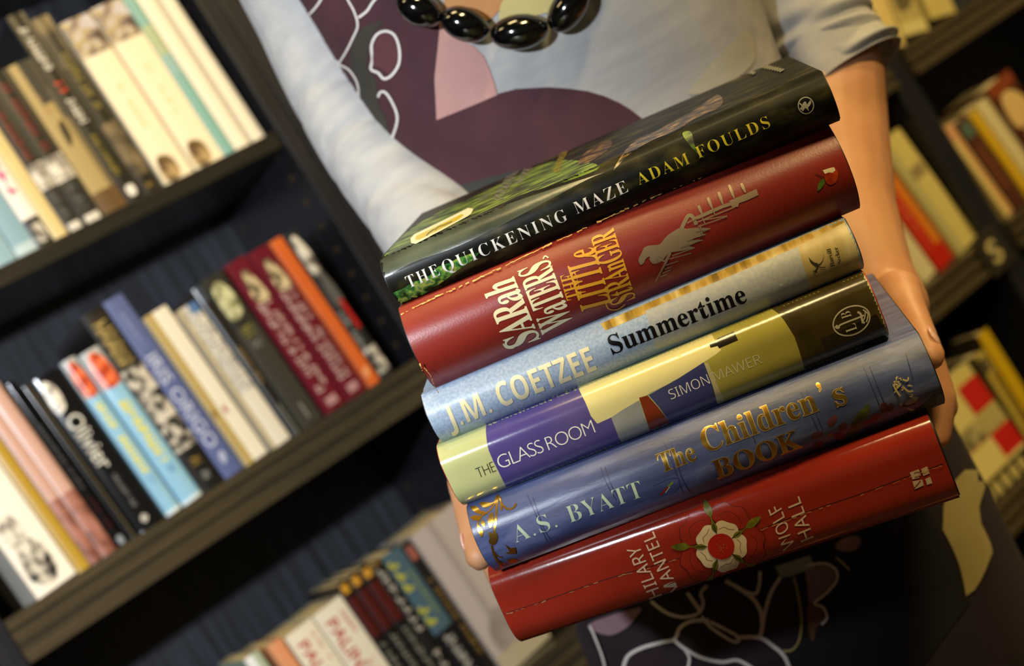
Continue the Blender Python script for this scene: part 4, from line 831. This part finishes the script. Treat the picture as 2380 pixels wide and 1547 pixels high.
for sx in (1, -1):
    c = S(.1330, .080, -.1592) if sx > 0 else S(-.1330-.0015, .042, -.1592)
    ax = ((S(.1268, .074, -.167)-S(.1275, .094, -.157))).normalized(); out = (STK.to_3x3() @ Vector((sx, -.25 if sx > 0 else .5, .25))).normalized(); sd = ax.cross(out).normalized(); out = sd.cross(ax)
    m = Matrix.Identity(4)
    for i in range(3): m[i][0], m[i][1], m[i][2], m[i][3] = ax[i], sd[i], out[i], c[i]
    bm = bmesh.new(); bmesh.ops.create_uvsphere(bm, u_segments=20, v_segments=12, radius=1, matrix=Pi @ m @ Matrix.Diagonal((.0068, .0050, .0016, 1)))
    bm_obj('thumb_nail', bm, [NAIL], person, smooth=180)

# ---- dress: jersey body, print, sleeves
JERSEY = mat('grey_marl_jersey', '#969698', .85, col2='#a9a8a6', scale=46, stretch=(.35, 2.2, 2.2), lo=.3, hi=.7, bump=.35, bscale=900, sheen=.06)
prof = [(.300, .070, .058, .315), (.275, .100, .062, .318), (.250, .140, .066, .320), (.215, .158, .078, .318), (.17, .150, .098, .310), (.12, .142, .108, .304), (.06, .134, .103, .302), (0, .130, .096, .302),
        (-.06, .130, .094, .302), (-.13, .133, .098, .303), (-.20, .140, .106, .305), (-.28, .148, .114, .305), (-.36, .156, .118, .305), (-.46, .166, .126, .307), (-.56, .176, .138, .310), (-.64, .182, .146, .312)]
def dress_pt(a, z):
    for i in range(len(prof)-1):
        z0, z1 = prof[i][0], prof[i+1][0]
        if z <= z0 and z >= z1: break
    t = (z0-z)/(z0-z1); t = t*t*(3-2*t)*.35+t*.65
    q = [prof[i][k]+(prof[i+1][k]-prof[i][k])*t for k in (1, 2, 3)]
    ca, sa = math.cos(a), math.sin(a); ex = 2/2.25
    x = q[0]*math.copysign(abs(ca)**ex, ca); y = q[1]*math.copysign(abs(sa)**ex, sa)
    if sa < 0:
        y -= .012*math.exp(-((z-.145)/.05)**2)*(math.exp(-((x-.062)/.045)**2)+math.exp(-((x+.062)/.045)**2))
        y += .0022*math.sin(38*x+30*z+2*math.sin(9*z))*math.exp(-((z+.02)/.12)**2)*abs(sa)
    if z < -.3: x *= 1+.02*math.sin(7*a)*(-.3-z)/.3; y *= 1+.03*math.sin(9*a+1)*(-.3-z)/.3
    return Vector((x, y+q[2], z))
bm = bmesh.new(); NA, NZ = 120, 150; rows = []
for j in range(NZ+1):
    z = prof[0][0]+(prof[-1][0]-prof[0][0])*j/NZ
    rows.append([bm.verts.new(Pi @ S(*dress_pt(2*math.pi*k/NA, z))) for k in range(NA)])
for j in range(NZ):
    for k in range(NA): bm.faces.new((rows[j][k], rows[j+1][k], rows[j+1][(k+1) % NA], rows[j][(k+1) % NA]))
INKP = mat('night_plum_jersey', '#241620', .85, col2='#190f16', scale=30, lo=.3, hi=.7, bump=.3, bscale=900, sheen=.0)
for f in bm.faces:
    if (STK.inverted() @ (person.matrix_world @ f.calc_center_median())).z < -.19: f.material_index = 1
PLUMJ = mat('plum_jersey', '#46232a', .85, col2='#3a1d25', scale=30, lo=.3, hi=.7, bump=.3, bscale=900)
for f in bm.faces:
    q = STK.inverted() @ (person.matrix_world @ f.calc_center_median())
    if q.x < -.108 and .012 < q.z < .20 and q.y < .37: f.material_index = 2
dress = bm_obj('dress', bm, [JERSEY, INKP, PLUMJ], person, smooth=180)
dress['label'] = 'light grey marl jersey dress printed with plum shapes and white outlines'
bpy.context.view_layer.update()
vd = world_bvh([dress])
y1 = Z((500, 0), 2.21)
def jm(n, a, b=None): return mat(n, a, .85, col2=b or a, scale=30, lo=.3, hi=.7, bump=.3, bscale=900, sheen=.0)
PLUM = jm('print_plum', '#46232a', '#3a1d25'); ROSE = jm('print_old_rose', '#b58a82', '#a97d78'); TAN = jm('print_tan', '#b07f52', '#a17248'); OLV = jm('print_pale_olive', '#b9b078', '#a8a06e')
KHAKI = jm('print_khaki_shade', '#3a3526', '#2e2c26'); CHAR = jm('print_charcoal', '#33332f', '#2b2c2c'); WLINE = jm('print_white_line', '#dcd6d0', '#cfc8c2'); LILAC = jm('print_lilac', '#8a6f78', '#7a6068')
ECRU = jm('print_ecru', '#a89a62', '#9a8c58'); BLK = jm('print_blackish', '#100d0d', '#0b0a0a'); CELL = jm('print_cell_plum', '#2a1820', '#21131b')
pr = []
pr += [(shape_poly([(1040,-60),(1180,-60),(1190,0),(1165,20),(1140,45),(1090,60),(1030,30)]), TAN), (shape_smooth([(1160,30),(1190,-20),(1300,-30),(1290,20),(1230,40),(1180,70)], 4), OLV)]
pr += [(shape_smooth([(1600,215),(1640,160),(1690,110),(1735,70),(1752,140),(1700,190),(1640,215)], 4), jm('print_pale_moss', '#a5a291', '#b0ae9e'))]
pr += [(shape_poly([(560,-80),(660,5),(690,45),(726,86),(753,131),(790,190),(837,226),(862,253),(898,308),(912,335),(934,375),(966,416),(1016,452),(1066,430),(1179,400),(1300,375),(1400,345),(1520,300),(1487,272),(1464,254),(1438,238),(1402,222),(1364,211),(1320,205),(1274,202),(1200,206),(1140,222),(1100,244),(1016,278),(1012,230),(1011,181),(1014,140),(1018,113),(1022,70),(1020,36),(1000,0),(960,-80)]), PLUM)]
pr += [(shape_poly([(1016,278),(1011,181),(1018,113),(1022,70),(1020,30),(1060,90),(1100,105),(1125,130),(1140,165),(1150,195),(1156,220),(1100,244)]), ROSE)]
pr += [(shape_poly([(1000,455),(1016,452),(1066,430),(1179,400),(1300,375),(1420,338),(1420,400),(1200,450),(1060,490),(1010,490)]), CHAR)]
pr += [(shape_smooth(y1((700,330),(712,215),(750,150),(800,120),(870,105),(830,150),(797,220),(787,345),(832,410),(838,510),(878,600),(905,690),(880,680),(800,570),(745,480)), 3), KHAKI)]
for p, wd in ((((560,-40),(545,5),(490,70),(425,108)), 5), (((470,85),(495,150),(545,230),(600,290),(640,325),(590,380)), 5), (((640,325),(680,260),(712,195),(738,130),(722,60),(690,0),(660,-60)), 4.5), (((850,-30),(815,10),(785,55),(742,88)), 5.5), (((640,325),(690,350),(725,395),(742,440),(745,490)), 4.5), (((845,495),(855,470),(880,470),(910,510),(940,580),(938,640),(910,720)), 5.5)):
    pr.append((shape_stroke(y1(*p), wd), WLINE))
pr.append((shape_stroke(y1((810,230),(835,175),(880,155),(925,175),(950,240),(950,320),(915,380),(875,400),(845,370),(808,350),(815,300)), 6, True, True), WLINE))
pr.append((shape_smooth(y1((820,250),(845,185),(885,165),(920,185),(942,250),(940,310),(905,370),(850,340),(820,330)), 4), jm('print_cell_rust', '#5a3030', '#4d2830')))
# lower part of the dress, below the stack
pr += [(shape_poly([(1760,1280),(2150,1180),(2210,1300),(2250,1400),(2100,1600),(1850,1650),(1800,1450)]), BLK)]
pr += [(shape_poly(z10((1995,-30),(1978,60),(1975,170),(2000,215),(2025,265),(2048,320),(2064,370),(2078,430),(2090,492),(2130,462),(2160,415),(2182,368),(2200,320),(2216,282),(2206,235),(2190,200),(2160,140),(2150,60),(2180,-40),(2250,-120),(2080,-120))), ECRU)]
pr += [(shape_smooth(z10((255,628),(500,545),(480,600),(430,650),(350,680)), 4), LILAC), (shape_smooth(z10((1450,252),(1500,272),(1555,262),(1578,215),(1540,195),(1480,215)), 4), LILAC), (shape_smooth(z10((1310,345),(1400,330),(1448,360),(1452,410),(1410,470),(1350,520),(1330,540),(1318,440)), 4), LILAC),
       (shape_smooth(z10((1318,530),(1380,545),(1402,600),(1362,645),(1345,710),(1325,650)), 4), jm('print_umber_patch', '#6b4a2c', '#5c3e26')), (shape_poly(z10((1160,345),(1330,290),(1352,350),(1190,408))), jm('print_ice', '#9ba1a6', '#8b9298'))]
cells = (((745,480),(810,520),(800,570),(720,590),(640,568),(570,520)), ((830,440),(930,415),(1000,455),(1060,505),(1092,570),(1092,650),(1070,690),(930,655),(850,610),(815,560)), ((1185,405),(1250,400),(1272,480),(1287,600),(1275,700),(1225,750),(1150,725),(1105,660),(1115,555),(1145,470)), ((760,612),(840,620),(960,705),(1090,695),(1150,735),(1215,790),(1050,830),(900,800),(800,785),(720,735),(695,665)), ((520,742),(625,712),(690,730),(742,790),(730,900),(430,900),(455,785)))
for c_ in cells: pr.append((shape_smooth(z10(*c_), 4), CELL))
for p, wd in ((((560,512),(600,545),(650,575),(720,590),(790,570),(812,520),(800,475),(830,435)), 7), (((735,470),(770,520),(803,565)), 8), (((805,585),(850,640),(960,710),(985,690),(930,655),(845,612)), 7), (((425,850),(450,780),(520,738),(620,710),(675,695),(702,640),(760,608),(840,605)), 8), (((672,700),(720,740),(800,785),(900,808),(980,800),(1060,845)), 8), (((722,742),(747,790),(735,850)), 6), (((970,690),(1080,688),(1150,730),(1205,780),(1235,850)), 9), (((920,412),(1000,458),(1060,508),(1092,570),(1096,650),(1080,690)), 9),
       (((1087,365),(1082,435),(1065,475),(1020,465)), 7), (((1185,395),(1140,470),(1112,560),(1097,650)), 8), (((1310,335),(1400,328),(1452,358),(1458,410),(1412,470),(1352,520),(1392,542),(1412,592),(1385,625)), 5), (((1455,300),(1490,330),(1520,360)), 2.5), (((270,630),(300,700),(330,780),(350,860)), 5)):
    pr.append((shape_stroke(z10(*p), wd), WLINE))
pr.append((shape_stroke(z10((1250,395),(1272,480),(1288,600),(1277,700),(1242,748),(1200,752)), 5), ECRU))
print_on('fabric_print', vd, pr, dress, step=14, base=.0006, gap=.00006)

def sleeve(name, pts, rads, fold):
    P = catmull(pts, 14); n = len(P); bm = bmesh.new()
    def rr_(i, t, a):
        u = t*(len(rads)-1); k = min(len(rads)-2, int(u)); r = rads[k]+(rads[k+1]-rads[k])*(u-k)
        return r+fold(t, a)
    rings = sweep(bm, P, rr_, 56, caps=False)
    last = rings[-1]; c = sum((v.co for v in last), Vector())/len(last)      # turned-in hem
    inn = [bm.verts.new(v.co.lerp(c, .06)) for v in last]; d = (P[-2]-P[-1]).normalized()*.03
    in2 = [bm.verts.new(v.co.lerp(c, .10)+d) for v in last]; m = len(last)
    for k in range(m):
        bm.faces.new((last[k], last[(k+1) % m], inn[(k+1) % m], inn[k])); bm.faces.new((inn[k], inn[(k+1) % m], in2[(k+1) % m], in2[k]))
    bmesh.ops.transform(bm, matrix=dress.matrix_world.inverted(), verts=bm.verts[:])
    return bm_obj(name, bm, [JERSEY], dress, smooth=180)
def fold_long(t, a):
    s = 0
    for q, ph, am, wd in ((.52, .2, .0022, .011), (.64, .5, .0026, .012), (.80, .1, .0022, .012)):
        s -= am*math.exp(-((t-q+.085*math.sin(a+ph))/wd)**2)
    return s+.0006*math.sin(7*t+2*a)
def fold_bunch(t, a):
    k = max(0, (t-.35)/.65)
    s = .0040*k*math.sin(46*t+2.0*a+1.2*math.sin(2*a))+.0020*k*math.sin(70*t-1.0*a+1)
    return s+(.004 if t > .965 else 0)
sleeve('sleeve', [S(-.115, .33, .245), S(-.148, .338, .21), at(728, 40, .985), at(803, 200, .975), at(885, 340, .955), at(965, 455, .932), at(1055, 600, .90), at(1120, 760, .872)], [.046, .044, .040, .0385, .0385, .0375, .0370, .035], fold_long)
sleeve('sleeve', [S(.125, .33, .235), S(.165, .335, .20), at(1790, -130, .965), at(1866, 0, .948), at(1912, 80, .940), at(1945, 135, .934), at(1978, 178, .930)], [.046, .046, .038, .036, .0345, .0350, .0375], fold_bunch)

# ---- necklace
JET = mat('black_glass_bead', '#060607', .05, coat=.6)
def on_px(px, py, r):
    d = ray(px, py).normalized(); h = vd.ray_cast(CAM, d); n = h[1] if h[1].dot(d) < 0 else -h[1]
    return h[0]+n*r*.97
def on_s(x, z, r):
    o = S(x, -.2, z); d = (STK.to_3x3() @ Vector((0, 1, 0))).normalized(); h = vd.ray_cast(o, d); n = h[1] if h[1].dot(d) < 0 else -h[1]
    return h[0]+n*r*.97
nk = empty('necklace', Matrix.Translation(on_px(1210, 67, .011)))
def bead(c, ax, hl, hr):
    m = Matrix.Translation(c-nk.matrix_world.translation) @ ax.to_track_quat('Z', 'Y').to_matrix().to_4x4()
    bm = bmesh.new(); bmesh.ops.create_uvsphere(bm, u_segments=40, v_segments=28, radius=1, matrix=m @ Matrix.Diagonal((hr, hr, hl, 1)))
    bm_obj('bead', bm, [JET], nk, smooth=180)
main = [((984, 7), (-95, -48), .0142, .0098), ((1085, 46), (95, 40), .0148, .0100), ((1210, 67), (118, -14), .0172, .0104), ((1320, 15), (58, -84), .0160, .0100)]
line = []
for (px, py), (dx, dy), hl, hr in main:
    a_, b_ = on_px(px-dx*.5, py-dy*.5, hr), on_px(px+dx*.5, py+dy*.5, hr)
    bead(on_px(px, py, hr), (b_-a_).normalized(), hl, hr); line.append(on_px(px, py, hr*.9))
left = [on_px(905, -46, .010), on_px(842, -120, .010)]; right = [on_px(1358, -80, .010), on_px(1375, -185, .010)]
sx0 = (STK.inverted() @ left[-1]); sx1 = (STK.inverted() @ right[-1])
left += [on_s(sx0.x+(-.086-sx0.x)*t, sx0.z+(.255-sx0.z)*t, .009) for t in (.35, .7, 1)]+[S(-.070, .300, .298), S(-.045, .345, .318), S(0, .368, .325)]
right += [on_s(sx1.x+(.070-sx1.x)*t, sx1.z+(.255-sx1.z)*t, .009) for t in (.35, .7, 1)]+[S(.068, .300, .298), S(.045, .345, .318), S(.004, .368, .325)]
cp = catmull(list(reversed(left))+line+right, 10); bm = bmesh.new(); sweep(bm, cp, lambda i, t, a: .0010, 8)
bmesh.ops.translate(bm, verts=bm.verts[:], vec=-nk.matrix_world.translation); bm_obj('cord', bm, [mat('necklace_cord', '#1a1712', .7)], nk)
def chain(pts, hl):
    P = catmull(pts, 14); acc = 0; nxt = hl
    for i in range(1, len(P)-1):
        acc += (P[i]-P[i-1]).length
        if acc >= nxt: bead(P[i], P[i+1]-P[i-1], hl*.95, .0092); nxt = acc+2*hl
chain([on_px(928, -26, .0095)]+left, .0138); chain([on_px(1346, -36, .0095)]+right, .0140)
tag(nk, 'necklace of large glossy black oval beads on the woman', 'necklace')
